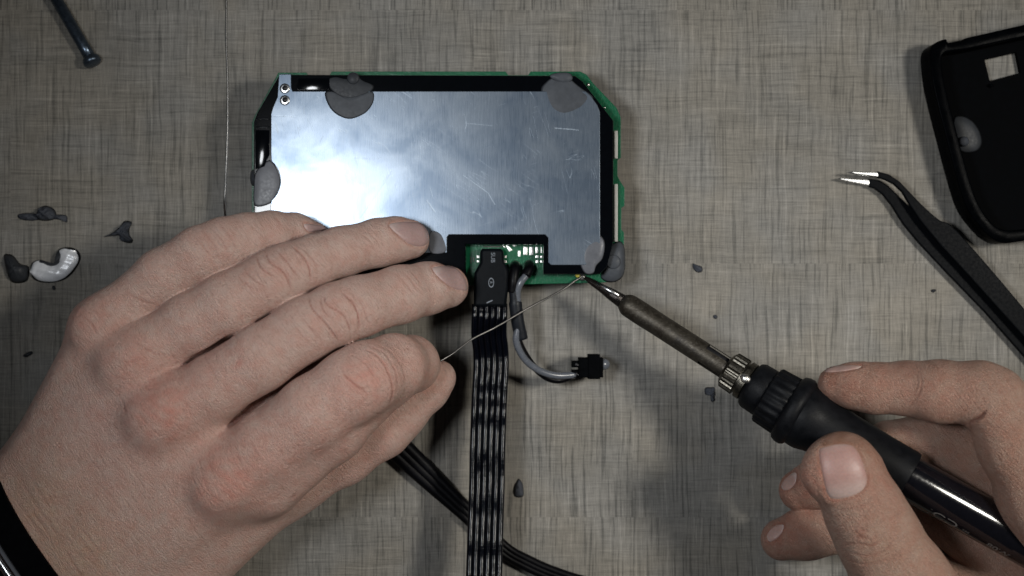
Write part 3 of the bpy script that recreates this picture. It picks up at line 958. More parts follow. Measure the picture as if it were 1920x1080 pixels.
# ------------------------------------------------------------------ opened electronic device
dev = empty('circuit_board', P(820, 330, 0), 'opened electronic module with green board, black frame and scratched shiny metal plate', 'electronic module')
shell = [(530, 160), (1075, 160), (1130, 230), (1135, 500), (500, 505), (495, 235)]
o = obj('base_shell', *prism(shell, 0.0, ZB - 1.8, .6), M['black_satin'], dev); sharpen(o)
board_o = [(522, 136), (574, 136), (578, 141), (618, 141), (622, 134), (948, 134), (953, 141), (990, 141), (995, 134), (1088, 134), (1100, 140), (1112, 156), (1156, 202), (1164, 220),
           (1164, 296), (1158, 300), (1158, 330), (1166, 345), (1171, 352), (1171, 386), (1165, 390), (1165, 430), (1170, 436), (1170, 505), (1166, 518), (1154, 527), (1128, 530), (985, 533), (870, 535),
           (520, 535), (480, 525), (472, 505), (472, 230), (478, 216)]
pcb = obj('circuit_board', *prism(board_o, ZB - 1.7, ZB, .15), M['pcb'], dev); sharpen(pcb)
pcb.name = 'board'
frame_o = [(524, 140), (1078, 142), (1092, 152), (1150, 226), (1150, 452), (1146, 470), (1138, 500), (1124, 514), (1019, 514), (1019, 458), (873, 458), (873, 524), (486, 524), (476, 510), (476, 228), (482, 212)]
fr = obj('frame', *prism(frame_o, ZB + .05, ZF, .35), M['black_gloss'], dev); sharpen(fr)
def arc(cx, cy, r, a0, a1, n=10, ry=None):
    ry = ry or r
    return [(cx + r * math.cos(math.radians(a0 + (a1 - a0) * i / n)), cy + ry * math.sin(math.radians(a0 + (a1 - a0) * i / n))) for i in range(n + 1)]
plate_o = [(523, 139), (546, 139), (546, 165), (549, 171)] + [(621, 171)] + arc(657, 150, 40, 148, 32, 10) + [(693, 171)] + [(1098, 171), (1108, 180), (1120, 197), (1125, 210), (1125, 440)] + \
    [(1125, 455), (1112, 470), (1100, 497), (1033, 497), (1028, 492), (1028, 446), (1022, 440), (842, 440), (838, 445), (838, 474), (508, 474), (507, 388)] + arc(478, 339, 48, 50, -50, 10) + [(508, 290), (508, 214), (511, 203), (520, 182)]
pl = obj('metal_plate', *prism(plate_o, ZF + .05, ZPL, .22), M['plate'], dev); sharpen(pl)
for (x, y) in ((534, 166), (534, 188)):
    c = P(x, y, ZPL)
    ring = []
    prof = [(0, 1.9), (.25, 2.0), (.45, 1.75), (.6, 1.35), (.62, 1.0)]
    v, f = lathe(c + (0, 0, -.1), c + (0, 0, .5), prof, 20)
    rv = obj('rivet', v, f, M['steel'], pl)
    v, f = lathe(c + (0.1, 0.1, .2), c + (0.1, 0.1, .32), [(0, 1.15), (1, 1.1)], 16)
    obj('hole', v, f, M['dark_hole'], pl)
# seams of the black frame at the left
for y in (222, 238):
    obj('frame_rib', *box(480, y - 1.6, 505, y + 1.6, ZF, ZF + .3, .08), M['black_satin'], fr)
# bent-up end wall of the frame, catching the lamp
obj('gloss_strip', *prism([(560, 147), (618, 147), (618, 168), (556, 168)], ZF, ZF + .25, .1), M['black_gloss'], fr)
obj('side_strip', *prism([(479, 244), (505, 244), (505, 290), (500, 300), (496, 312), (479, 318)], ZF, ZF + .25, .1), M['black_gloss'], fr)
# pads, bars and parts on the board
def pad(x0, y0, x1, y1, name='solder_pad', mat='solder', h=.25):
    o = obj(name, *box(x0, y0, x1, y1, ZB, ZB + h, .08), M[mat], pcb)
    return o
for r in ((981, 463, 989, 478), (992, 463, 1000, 478), (971, 470, 976, 481), (1004, 463, 1009, 475), (1004, 479, 1010, 484), (1013, 479, 1017, 484), (1004, 488, 1010, 493), (1013, 488, 1017, 493), (1014, 463, 1016, 475),
          (894, 479, 899, 484), (894, 488, 899, 492), (945, 479, 950, 484), (945, 488, 950, 493), (907, 455, 911, 457), (915, 455, 917, 457)):
    pad(*r)
for q in ([(960, 454), (970, 459), (964, 463), (960, 458)], [(948, 460), (952, 459), (961, 469), (955, 472)], [(941, 458), (943, 458), (948, 464), (946, 465)]):
    obj('solder_pad', *prism(q, ZB, ZB + .3, .06), M['solder'], pcb)
for (x, y) in ((966, 498), (992, 497)):
    c = P(x, y, ZB)
    v, f = lathe(c, c + (0, 0, .7), [(0, 2.1), (.5, 1.9), (1, 1.2)], 20)
    obj('solder_ring', v, f, M['solder'], pcb)
for (y0, y1) in ((245, 297), (345, 453)):
    o = obj('white_bar', *box(1152, y0, 1158.5, y1, ZB, ZB + 1.6, .3), M['white'], pcb)
for (x, y, r) in ((1103, 159, 3.2), (1134, 202, 2.2)):
    c = P(x, y, ZB); v, f = lathe(c, c + (0, 0, .4), [(0, r * .21), (.7, r * .2), (1, r * .1)], 12); obj('solder_dot', v, f, M['solder'], pcb)
c = P(1092, 520, ZB); v, f = lathe(c, c + (0, 0, .8), [(0, 1.5), (.3, 1.35), (.7, .9), (1, .3)], 16); obj('solder_bead', v, f, M['solder'], pcb)
c = P(1083, 516, ZB); v, f = lathe(c, c + (0, 0, 1.0), [(0, .95), (.6, .9), (1, .5)], 12); obj('indicator_lamp', v, f, M['yellow'], pcb)
# printed white marks by the plug
for (x, y, w_, h_) in ((882, 482, 2, 12), (887, 482, 2, 9)):
    obj('board_print', *box(x, y, x + w_, y + h_, ZB, ZB + .05, 0), M['print_dim'], pcb)
obj('outline_print', *box(906, 461.5, 941, 463.5, ZB, ZB + .06, 0), M['print_dim'], pcb)
# grey glue
def glue(poly, z, h, mat='glue', jit=.06, dip=0, pegs=()):
    jit *= .12
    o = obj('glue_patch', *dome(poly, z, h * .75, 10, 3.5, jit, dip), M[mat], dev)
    for (x, y, r) in pegs:
        c = P(x, y, z + h * .75); rr = r * mpp(z)
        v, f = lathe(c + (0, 0, -1.5), c + (0, 0, .45), [(0, rr * 1.05), (.6, rr * 1.0), (.9, rr * .9), (1, rr * .8)], 20)
        obj('peg', v, f, M[mat], o)
    return o
glue([(609, 174), (624, 172), (640, 180), (662, 182), (682, 176), (699, 172), (701, 188), (692, 205), (678, 216), (655, 223), (632, 215), (616, 198)], ZPL, .35, 'glue', .05)
glue([(612, 150), (628, 144), (650, 148), (668, 140), (678, 150), (700, 160), (696, 172), (676, 184), (655, 187), (632, 178), (618, 166)], ZF, .5, 'crumb_dark', .15, 0, ((662, 147, 12),))
glue([(1014, 172), (1022, 155), (1042, 141), (1062, 137), (1072, 150), (1090, 165), (1112, 182), (1104, 200), (1084, 214), (1054, 222), (1028, 208)], ZF + .4, .9, 'glue', .05)
glue([(1030, 142), (1048, 136), (1068, 137), (1074, 148), (1062, 156), (1044, 153)], ZF + .7, 1.1, 'glue', .25)
glue([(480, 322), (505, 300), (520, 318), (526, 342), (518, 366), (506, 382), (478, 386), (476, 352)], ZF + .05, .35, 'glue_pale', .06)  # paler glue colour here paints in a reflection
glue([(470, 322), (484, 317), (496, 326), (497, 342), (486, 350), (471, 346)], ZB + .5, 7.6, 'glue', .05, 0, ((482, 333, 11),))
glue([(1086, 486), (1094, 458), (1110, 444), (1124, 440), (1134, 456), (1130, 484), (1118, 498), (1112, 513), (1096, 512)], ZF + .2, 1.0, 'glue_pale', .08)
glue([(1136, 474), (1146, 458), (1164, 452), (1172, 470), (1171, 510), (1158, 527), (1138, 529), (1126, 520), (1132, 505)], ZB - .1, 4.2, 'glue', .16, .1, ((1150, 491, 14),))
glue([(806, 436), (822, 436), (832, 450), (835, 473), (806, 473)], ZPL, .35, 'glue_pale', .05)

# ------------------------------------------------------------------ flat cable with its plug
rib = empty('ribbon_cable', P(920, 700, 0), 'flat black ribbon cable with a moulded plug, hanging down from the green board', 'cable')
plug_o = [(904, 466), (940, 466), (944, 472), (945, 490), (951, 500), (954, 508), (953, 540), (949, 575), (888, 575), (889, 512), (894, 503), (900, 492), (900, 472)]
pg = obj('plug', *prism(plug_o, ZB + .3, ZB + 6.2, 1.1), M['black_satin'], rib); sharpen(pg, 50)
ys = [570, 590, 608, 630, 655, 680, 705, 740, 790, 850, 910, 970, 1030, 1090, 1150]
xc = [918, 918, 917, 917, 920, 921, 920, 918, 916, 914, 913, 911, 909, 907, 905]
zc = [24.4, 25.0, 24.6, 23.0, 22.0, 22.0, 22.4, 23.0, 23.9, 25.2, 26.6, 28.2, 30.0, 32.0, 34.0]
pth = smooth_path(np.array([P(x, y, z) for x, y, z in zip(xc, ys, zc)]), 12)
wy = topx(pth)[:, 1]
pth[:, 2] += np.clip((wy - 585) / 25, 0, 1) * (.22 * np.sin(wy / 71 * 2 * math.pi + .9 + 1.3 * np.sin(wy / 97)) + .10 * np.sin(wy / 11.0 + 2 * np.sin(wy / 60)) + .25 * np.sin(wy / 40.0))
for k in range(6):
    off = (k - 2.5) * 2.32
    p = pth.copy()
    t = np.gradient(pth, axis=0); t[:, 2] = 0; t /= np.linalg.norm(t, axis=1)[:, None]
    side = np.stack([-t[:, 1], t[:, 0], 0 * t[:, 0]], 1)
    p = p + side * off
    p[:, 2] += .07 * np.sin(wy / 17.0 + k * 1.7) + .05 * np.sin(wy / 7.3 + k * 2.9)
    v, f = tube(p, 1.22, 10, True, None, sx=1.0, sz=.85)
    obj('conductor', v, f, M['conductor'], rib)

def text_mesh(txt, size, ext=0.02):
    cu = bpy.data.curves.new('lettering', 'FONT'); cu.body = txt; cu.size = size; cu.extrude = 0
    to = bpy.data.objects.new('lettering', cu); COL.objects.link(to)
    dg = bpy.context.evaluated_depsgraph_get()
    me = bpy.data.meshes.new_from_object(to.evaluated_get(dg))
    v = np.array([tuple(x.co) for x in me.vertices]); f = [tuple(p.vertices) for p in me.polygons]
    bpy.data.objects.remove(to); bpy.data.curves.remove(cu); bpy.data.meshes.remove(me)
    return v, f
def print_on(parent, txt, size, px, py, z, ang, mat='print', name='lettering', sx=1.0):
    v, f = text_mesh(txt, size)
    c = v[:, :2].mean(0) if len(v) else 0
    q = (v[:, :2] - (v[:, :2].max(0) + v[:, :2].min(0)) / 2) * (sx, 1)
    ca, sa = math.cos(ang), math.sin(ang)
    o0 = P(px, py, z)
    w_ = np.stack([o0[0] + q[:, 0] * ca - q[:, 1] * sa, o0[1] + q[:, 0] * sa + q[:, 1] * ca, np.full(len(q), z)], 1)
    return obj(name, w_, f, M[mat], parent, smooth=False)
ZT = ZB + 6.2
print_on(pg, 'SUB', 2.3, 924.5, 483, ZT + .03, -math.pi / 2)
# the ringed mark on the plug
v, f = [], []
c = P(921, 530, ZT + .03)
for i in range(28):
    a = 2 * math.pi * i / 28
    for r in (1.55, 1.2): v.append((c[0] + r * .72 * math.cos(a), c[1] + r * math.sin(a) * 1.25, c[2]))
for i in range(28):
    j = (i + 1) % 28; f.append((2 * i, 2 * j, 2 * j + 1, 2 * i + 1))
obj('ring_mark', v, f, M['print'], pg, smooth=False)
print_on(pg, 'R', 1.6, 921, 530, ZT + .03, -math.pi / 2)
obj('print_stroke', *prism([(912, 567), (923, 562), (924, 564), (913, 569)], ZT, ZT + .03, 0), M['print'], pg, smooth=False)

# ------------------------------------------------------------------ two-wire lead with its connector
ld = empty('wire_lead', P(1000, 640, 0), 'short two wire lead with a small black connector, soldered beside the ribbon cable', 'cable')
w1 = [P(966, 499, 21), P(966, 504, 25), P(964, 530, 26), P(962, 560, 25), P(965, 600, 24), P(973, 640, 22.5), P(995, 680, 19.5), P(1022, 706, 16.5), P(1048, 713, 14.5), P(1075, 704, 13.5)]
w2 = [P(992, 498, 21), P(992, 504, 25), P(986, 517, 26.4)]
w2b = [P(986, 517, 26.4), P(976, 530, 26.8), P(970, 547, 26.2), P(971, 575, 25.2), P(972, 610, 24.6), P(968, 640, 24), P(983, 672, 21.8), P(1010, 694, 18.6), P(1042, 704, 16), P(1078, 703, 14)]
obj('black_wire', *tube(smooth_path(w1, 8), 1.35, 12), M['black_wire'], ld)
obj('wire_sleeve', *tube(smooth_path(w2, 8), 2.0, 12), M['black_wire'], ld)
obj('wire_sleeve', *tube(smooth_path([P(966, 499, 21), P(966, 504, 25), P(963, 525, 26.2), P(961, 548, 25.6)], 8), 2.0, 12), M['black_wire'], ld)
obj('grey_wire', *tube(smooth_path(w2b, 8), 1.4, 12), M['grey_wire'], ld)
sl = smooth_path([P(964, 545, 25.9), P(967, 575, 25.2), P(971, 605, 24.3), P(978, 636, 22.8)], 8)
obj('heatshrink', *tube(sl, [2.1] * 6 + [2.6] * (len(sl) - 6), 14, sx=1.0, sz=.8), M['shrink'], ld)
cn = obj('connector', *join(box(1085, 671, 1131, 708, 9.5, 16.4, .4), box(1103, 665, 1125, 711, 9.0, 16.9, .35)), M['black_matt'], ld, smooth=False); sharpen(cn)
for (y0, y1) in ((677, 689), (694, 709)):
    o = obj('terminal_box', *box(1072, y0, 1086, y1, 10, 15.2, .3), M['black_matt'], cn, smooth=False)
for (y, m_) in ((683.5, 'print_dim'), (701.5, 'steel')):
    c = P(1081, y, 15.2); v, f = lathe(c + (0, 0, -.2), c + (0, 0, .12), [(0, .75), (1, .6)], 14); obj('contact', v, f, M['dark_hole'], cn)
    c = P(1084, y + 1, 15.25); v, f = lathe(c + (0, 0, -.2), c + (0, 0, .2), [(0, .4), (1, .3)], 10); obj('contact', v, f, M[m_], cn)
v, f = tube([P(1128, 683, 13), P(1132, 683, 13), P(1137, 683, 13), P(1141, 683, 13), P(1143.5, 683, 13)], [2.4, 2.35, 2.1, 1.5, .5], 14); obj('end_seal', v, f, M['grey_wire'], cn)

# ------------------------------------------------------------------ solder wire (one strand: from the top of the picture, through the hand, to the iron)
sw = smooth_path([P(426, -60, 62), P(424, 60, 62), P(427, 160, 62), P(426, 260, 62), P(423, 340, 61), P(422, 400, 58), P(440, 480, 40), P(560, 640, 34), P(700, 730, 38), P(800, 690, 40), P(822, 679, 40), P(850, 662, 38), P(885, 636, 36), P(930, 613, 32.5), P(990, 578, 27.5), P(1050, 546, 24.6), P(1079, 526, 23.0), P(1091, 519, 22.4)], 8)
o = obj('solder_wire', *tube(sw, .40, 8), M['solder_wire'], None)
tag(o, 'thin silvery solder wire running through the fingers to the soldering iron tip', 'solder wire')

# ------------------------------------------------------------------ soldering iron
axA, axB, axC, axD, axE, axF, axG = P(1096, 520, 23.2), P(1195, 583, 32.5), P(1418, 726, 46), P(1497, 775, 51), P(1700, 893, 62), P(1920, 1016, 66), P(2160, 1150, 70.4)
ir = empty('soldering_iron', P(1500, 780, 0), 'black soldering iron with sooty steel barrel, its tip on the corner of the green board', 'soldering iron')
def along(pts, *prof):
    return pts
tipv = tube([axA, axA + (axB - axA) * .03, axA + (axB - axA) * .16, axA + (axB - axA) * .34, axA + (axB - axA) * .50, axA + (axB - axA) * .78], [.45, .8, 1.35, 1.7, 2.3, 2.9], 20)
obj('tip', *tipv, M['tip'], ir)
# a bright worn strip of bare metal on the tip
bare = tube([axA + (axB - axA) * .20 + (.4, .5, 1.5), axA + (axB - axA) * .34 + (.45, .55, 1.75), axA + (axB - axA) * .62 + (.6, .8, 2.35)], [.35, .75, .75], 10, sz=.7)
obj('worn_strip', *bare, M['steel'], ir)
# tubular barrel with vent slots
b0, b1 = axA + (axB - axA) * .72, P(1372, 697, 42.7)
nb, sg = 60, 40
prof = []
for i in range(nb + 1):
    t = i / nb
    r = 4.45 if t > .06 else 3.0 + 1.45 * math.sin(t / .06 * math.pi / 2)
    if t > .05 and t < .3: r += .12 * math.sin((t - .05) / .25 * math.pi)
    prof.append((t, r))
v, f = lathe(b0, b1, prof, sg)
keep = []
for q in f:
    if len(q) == 4:
        i, k = q[0] // sg, q[0] % sg
        t = i / nb
        if .74 <= t < .955 and (k in (1, 2, 3) or k in (13, 14, 15, 16) or k in (22, 23, 24) or k in (32, 33, 34)):
            continue
    keep.append(q)
br = obj('barrel', v, keep, M['barrel'], ir)
v, f = lathe(b0 + (b1 - b0) * .5, b1, [(0, 3.6), (1, 3.6)], 24)
obj('heater_core', v, f, M['dark_hole'], ir)
n0, n1 = P(1362, 690, 42), P(1405, 718, 45)
def knurl(n, amp): return lambda a, t: 1 + amp * (1 if math.sin(a * n) > 0 else -1)
v, f = lathe(n0, n1, [(0, 5.6), (.06, 6.5), (.12, 7.2), (.62, 7.35), (.64, 6.6), (.72, 6.6), (.74, 7.6), (.95, 7.6), (1, 7.0)], 96, lambda a, t: 1 + .03 * (1 if math.sin(a * 24) > 0 else -1) * (.1 < t < .63))
o = obj('collar_nut', v, f, M['nut'], ir); sharpen(o, 25)
v, f = lathe(n1 - (n1 - n0) * .1, P(1412, 722, 45.4), [(0, 6.2), (1, 6.2)], 32); obj('neck', v, f, M['nut'], ir)
# bright chipped solder patch between nut and grip
o = obj('solder_bead', *tube([P(1390, 703, 52.6), P(1396, 709, 53.0), P(1403, 713, 53.2), P(1408, 716, 53.0)], [.8, 1.8, 1.5, .6], 8, sz=.6), M['solder'], ir)
g0, g1 = P(1404, 717, 45), P(1440, 740, 47.4)
v, f = lathe(g0, g1, [(0, 7.0), (.08, 8.6), (.25, 9.4), (.9, 9.6), (1, 9.3)], 40); o = obj('grip_cap', v, f, M['rubber'], ir)
h0, h1 = P(1436, 738, 47), P(1482, 766, 50)
v, f = lathe(h0, h1, [(0, 9.4), (.05, 10.6), (.1, 11.2), (.92, 11.6), (1, 11.0)], 120, lambda a, t: 1 + .028 * math.sin(a * 20) * (.02 < t < .97)); o = obj('ribbed_ring', v, f, M['rubber'], ir)
s0, s1 = P(1474, 761, 49.6), P(1704, 896, 62.2)
v, f = lathe(s0, s1, [(0, 11.4), (.02, 13.0), (.05, 13.6), (.09, 13.7), (.115, 13.0), (.125, 12.2), (.15, 12.3), (.20, 12.2), (.26, 11.3), (.32, 10.7), (.5, 10.3), (.75, 10.0), (.97, 10.0), (.995, 9.8), (1, 9.0)], 48)
o = obj('grip_sleeve', v, f, M['rubber'], ir); sharpen(o, 45)
e0, e1 = P(1690, 888, 61.7), axG
HR = 8.35
v, f = lathe(e0, e1, [(0, HR), (.45, HR), (.455, HR - .12), (.46, HR), (1, HR + .2)], 56)
hd = obj('handle', v, f, M['handle'], ir); sharpen(hd, 45)
ax = (e1 - e0) / np.linalg.norm(e1 - e0)
sdir = np.cross(ax, (0, 0, 1.0)); sdir /= np.linalg.norm(sdir); udir = np.cross(sdir, ax)
def letter_on_handle(txt, size, px, py, ang0, sx, mat):
    v, f = text_mesh(txt, size)
    # distance along the axis where that pixel lies
    best = min(np.linspace(0, 1, 800), key=lambda t: abs(topx((e0 + (e1 - e0) * t)[None])[0][0] - px) * .86 + abs(topx((e0 + (e1 - e0) * t)[None])[0][1] - py) * .5)
    q = v[:, :2] - (v[:, :2].max(0) + v[:, :2].min(0)) / 2
    out = []
    for x, y in q:
        a = ang0 + y / HR * -1
        c = e0 + (e1 - e0) * best + ax * (x * sx)
        out.append(c + sdir * (HR + .03) * math.sin(a) + udir * (HR + .03) * math.cos(a))
    return obj('lettering', out, f, M[mat], hd, smooth=False)
letter_on_handle('JCD', 4.6, 1778, 940, math.radians(60), 1.55, 'print_dim')
letter_on_handle('TM', 1.6, 1822, 965, math.radians(58), 1.3, 'print_dim')
letter_on_handle('80W', 3.4, 1884, 1000, math.radians(60), 1.3, 'print_dim')

# ------------------------------------------------------------------ black twin cable on the desk
tw = empty('power_cable', P(930, 1000, 0), 'thick black cable on the desk passing beneath the ribbon cable', 'cable')
cp = [(640, 740), (700, 796), (754, 847), (815, 905), (875, 962), (942, 1028), (985, 1054), (1040, 1078), (1110, 1098), (1220, 1110)]
sp_ = [13, 13, 12.8, 11, 8.8, 7.6, 7.6, 7.6, 7.6, 7.6]
cps = smooth_path(np.array([[x, y, s_] for (x, y), s_ in zip(cp, sp_)]), 8)
cp3 = np.array([P(x, y, 3.2) for x, y, _ in cps])
tg = np.gradient(cp3, axis=0); tg /= np.linalg.norm(tg, axis=1)[:, None]; sd = np.stack([-tg[:, 1], tg[:, 0], 0 * tg[:, 0]], 1)
for k in (-1, 0, 1):
    pth2 = cp3 + sd * (k * cps[:, 2] * .22)[:, None]
    v, f = tube(pth2, np.maximum(cps[:, 2] * .22 * .98, 1.2), 14); obj('core', v, f, M['black_wire'], tw)

# ------------------------------------------------------------------ tweezers
tz = empty('tweezers', P(1750, 450, 0), 'black tweezers with curved bright steel tips lying on the desk', 'tweezers')
armA = [(1646, 321), (1668, 327), (1688, 341), (1706, 360), (1728, 383), (1752, 405), (1764, 414), (1778, 418), (1796, 434), (1830, 472), (1875, 524), (1925, 584), (1990, 664), (1970, 690), (1922, 634), (1868, 574), (1812, 512), (1764, 460), (1726, 414), (1706, 384), (1692, 360), (1676, 345), (1660, 337), (1646, 333)]
armB = [(1630, 335), (1650, 338), (1668, 350), (1688, 370), (1712, 392), (1742, 424), (1784, 464), (1832, 512), (1886, 570), (1940, 630), (1995, 690), (1962, 716), (1908, 654), (1846, 584), (1778, 514), (1722, 454), (1694, 420), (1672, 385), (1655, 364), (1640, 353), (1630, 350)]  # black outline covers the lower arm and also part of its shadow
o = obj('arm', *prism(armA, 6.6, 8.6, .45), M['tweezer'], tz); sharpen(o, 40)
o = obj('arm', *prism(armB, 2.2, 4.2, .45), M['tweezer'], tz); sharpen(o, 40)
o = obj('tip', *prism([(1588, 323), (1600, 321), (1647, 323), (1649, 331), (1646, 332), (1605, 327)], 6.9, 8.4, .4), M['steel'], tz); sharpen(o, 40)
o = obj('tip', *prism([(1568, 335), (1578, 333), (1600, 335), (1631, 337), (1630, 348), (1600, 343), (1578, 338)], 2.4, 4.0, .4), M['steel'], tz); sharpen(o, 40)

# ------------------------------------------------------------------ black cover
cv = empty('plastic_cover', P(1890, 270, 0), 'black plastic cover lying open side up with a square hole and one grey glue spot', 'plastic cover')
outer = [(1744, 100), (1748, 86), (1758, 78), (1774, 73), (1779, 80), (1800, 77), (1812, 71), (1860, 60), (1930, 44), (2060, 14), (2200, -10), (2240, 60), (2240, 380), (2200, 412), (2060, 436), (1930, 450), (1888, 456), (1866, 450), (1846, 434), (1815, 394), (1796, 340), (1772, 250), (1752, 170), (1746, 130)]
inner = [(1766, 112), (1770, 100), (1784, 96), (1815, 92), (1870, 80), (1935, 66), (2060, 38), (2180, 16), (2214, 70), (2214, 370), (2190, 392), (2060, 416), (1935, 428), (1894, 432), (1874, 428), (1860, 418), (1836, 384), (1817, 332), (1794, 246), (1774, 168), (1768, 135)]
def ringwall(out, inn, z0, z1, bev=.6):
    bm = bmesh.new()
    po = [P(x, y, z1)[:2] for x, y in smooth_path(out, 3, True)]; 
    pi_ = [P(x, y, z1)[:2] for x, y in smooth_path(inn, 3, True)]
    def loops(ps, z): return [bm.verts.new((p[0], p[1], z)) for p in ps]
    A, B = loops(po, z0), loops(po, z1)
    C_, D = loops(pi_, z0), loops(pi_, z1)
    n = len(A); m = len(C_)
    for i in range(n): bm.faces.new((A[i], A[(i + 1) % n], B[(i + 1) % n], B[i]))
    for i in range(m): bm.faces.new((C_[(i + 1) % m], C_[i], D[i], D[(i + 1) % m]))
    eo = [bm.edges.get((B[i], B[(i + 1) % n])) for i in range(n)]; ei = [bm.edges.get((D[i], D[(i + 1) % m])) for i in range(m)]
    bmesh.ops.bridge_loops(bm, edges=eo + ei)
    bmesh.ops.recalc_face_normals(bm, faces=bm.faces)
    te = [e for e in bm.edges if all(abs(v.co.z - z1) < 1e-6 for v in e.verts) and len([f for f in e.link_faces if abs(f.normal.z) < .5]) == 1]
    bmesh.ops.bevel(bm, geom=te, offset=bev, segments=3, affect='EDGES', profile=.5, clamp_overlap=True)
    bm.verts.index_update()
    v = [tuple(x.co) for x in bm.verts]; f = [[x.index for x in q.verts] for q in bm.faces]; bm.free()
    return v, f
o = obj('rim', *ringwall(outer, inner, 1.2, 15.0, 1.0), M['rim_plastic'], cv); sharpen(o, 50)
# floor with a square hole: four slabs around it
fl_o = [P(x, y, 3.0)[:2] for x, y in outer]
def slab(pts): return prism_mm([P(x, y, 3.0)[:2] for x, y in pts], .3, 3.0, 0)
hq = [(1846, 112), (1906, 98), (1914, 136), (1856, 152)]
parts = [slab([(1748, 92), (1780, 80), (1846, 66), (1846, 112), (1856, 152), (1866, 442), (1846, 430), (1815, 392), (1796, 338), (1772, 248), (1750, 150)]),
         slab([(1846, 66), (1930, 47), (1906, 98), (1846, 112)]), slab([(1930, 47), (2060, 18), (2200, -6), (2236, 60), (2236, 380), (2200, 408), (1930, 447), (1914, 136), (1906, 98)]),
         slab([(1856, 152), (1914, 136), (1930, 447), (1888, 453), (1866, 442)])]
obj('floor_panel', *join(*parts), M['black_matt'], cv, smooth=False)
o = obj('glue_patch', *dome([(1788, 222), (1803, 217), (1822, 226), (1836, 245), (1841, 268), (1832, 283), (1812, 287), (1798, 280), (1791, 256)], 3.0, .9, 9, 3.5, .0), M['crumb_dark'], cv)
c = P(1805, 266, 3); v, f = lathe(c, c + (0, 0, 3.0), [(0, 2.2), (.7, 2.0), (1, 1.3)], 18); obj('peg', v, f, M['crumb'], o)
c = P(1856, 161, 3); v, f = lathe(c, c + (0, 0, 2.2), [(0, .9), (1, .5)], 12); obj('rivet', v, f, M['black_gloss'], cv)

# ------------------------------------------------------------------ screw
sc = empty('screw', P(140, 60, 0), 'long dark screw lying at the upper left edge of the desk', 'screw')
a, b = P(60, -80, 3.0), P(169, 108, 3.0)
obj('shank', *lathe(a, b, [(0, 2.4), (.9, 2.4), (1, 2.5)], 20), M['screw'], sc)
hb = P(174, 118, 3.6)
obj('head', *lathe(b - (b - a) * .015, hb + (hb - b) * .3, [(0, 2.4), (.35, 3.6), (.75, 3.7), (.92, 3.2), (1, 1.6)], 24), M['screw'], sc)

# ------------------------------------------------------------------ wristband with a metal edge
wb = empty('wristband', P(20, 1060, 0), 'black wrist strap with a bright metal edge at the lower left corner', 'wristband')
ctr = np.array([P(118, 1030, 46), P(-30, 1140, 45)])
wdir = ctr[1] - ctr[0]; wdir[2] = 0; wdir /= np.linalg.norm(wdir)
wsd = np.array([-wdir[1], wdir[0], 0])
def band(offset, width, rs, rz, th, mat, name, parent, zc_=46, mid=(160, 1020)):
    c0 = P(*mid, zc_) + wdir * offset
    V, F = [], []; n = 72
    prof = [(0, 0), (0, th), (width, th), (width, 0)]
    for i in range(n):
        a = 2 * math.pi * i / n
        for (u, h) in prof:
            V.append(tuple(c0 + wdir * u + wsd * (rs + h) * math.cos(a) + np.array([0, 0, 1.0]) * (rz + h) * math.sin(a)))
    for i in range(n):
        j = (i + 1) % n
        for k in range(4):
            k2 = (k + 1) % 4
            F.append((i * 4 + k, i * 4 + k2, j * 4 + k2, j * 4 + k))
    o = obj(name, V, F, M[mat], parent); sharpen(o, 40); return o
band(7, 10.0, 44.5, 22.8, 2.0, 'black_matt', 'strap', wb)
band(17.6, 1.0, 44.6, 22.8, 2.6, 'grey_wire', 'strap_edge', wb)
cE = P(160, 1020, 46) + wdir * 20.6
ringp = [cE + wsd * 46.0 * math.cos(2 * math.pi * i / 72) + np.array([0, 0, 1.0]) * 24.6 * math.sin(2 * math.pi * i / 72) for i in range(73)]
obj('metal_edge', *tube(ringp, 1.25, 12, False, up=tuple(wdir)), M['bright_steel'], wb)
band(23.2, 30, 44.5, 22.8, 2.6, 'black_satin', 'band_body', wb)

# ------------------------------------------------------------------ crumbs of grey sealant
def crumb(polys, mat, label, group=None, name='sealant_crumb', cat='crumb', h=2.0, jit=.25, z=0.0):
    V, F = join(*[dome(p, z, hh, 5, 2.6, jit, at=hh * .3) for p, hh in polys])
    o = obj(name, V, F, M[mat], None)
    return tag(o, label, cat, group)
G = 'crumbs of grey sealant on the desk'
crumb([([(33, 402), (50, 399), (72, 402), (72, 412), (52, 414), (35, 410)], 1.8), ([(66, 402), (72, 390), (84, 385), (100, 392), (104, 408), (88, 414), (70, 412)], 4.2), ([(98, 404), (110, 402), (124, 404), (126, 412), (124, 417), (112, 412), (100, 411)], 1.8)], 'crumb', 'long ragged grey crumb above the white foil scrap', G)
crumb([([(193, 444), (208, 437), (224, 424), (232, 414), (246, 416), (242, 428), (242, 440), (248, 450), (244, 456), (226, 452), (222, 442), (206, 443)], 3.6)], 'crumb', 'three pointed grey crumb beside the hand with the wristband', G, jit=.35)
crumb([([(5, 480), (14, 476), (24, 480), (36, 494), (52, 500), (52, 522), (42, 530), (22, 530), (12, 515)], 4.0)], 'crumb_dark', 'smooth dark grey lump touching the white foil scrap', G, jit=.08)
crumb([([(1299, 494), (1305, 496), (1316, 500), (1317, 509), (1308, 511), (1300, 504)], 1.6)], 'crumb', 'small oval grey crumb on the open desk right of the board', G)
crumb([([(1337, 592), (1342, 590), (1346, 594), (1343, 598), (1338, 597)], .9)], 'crumb', 'tiny grey crumb on open desk above the iron barrel', G)
crumb([([(1322, 728), (1332, 726), (1341, 728), (1341, 744), (1338, 754), (1333, 752), (1332, 742), (1323, 740)], 2.4)], 'crumb', 'square grey crumb with a dark side below the iron collar nut', G)
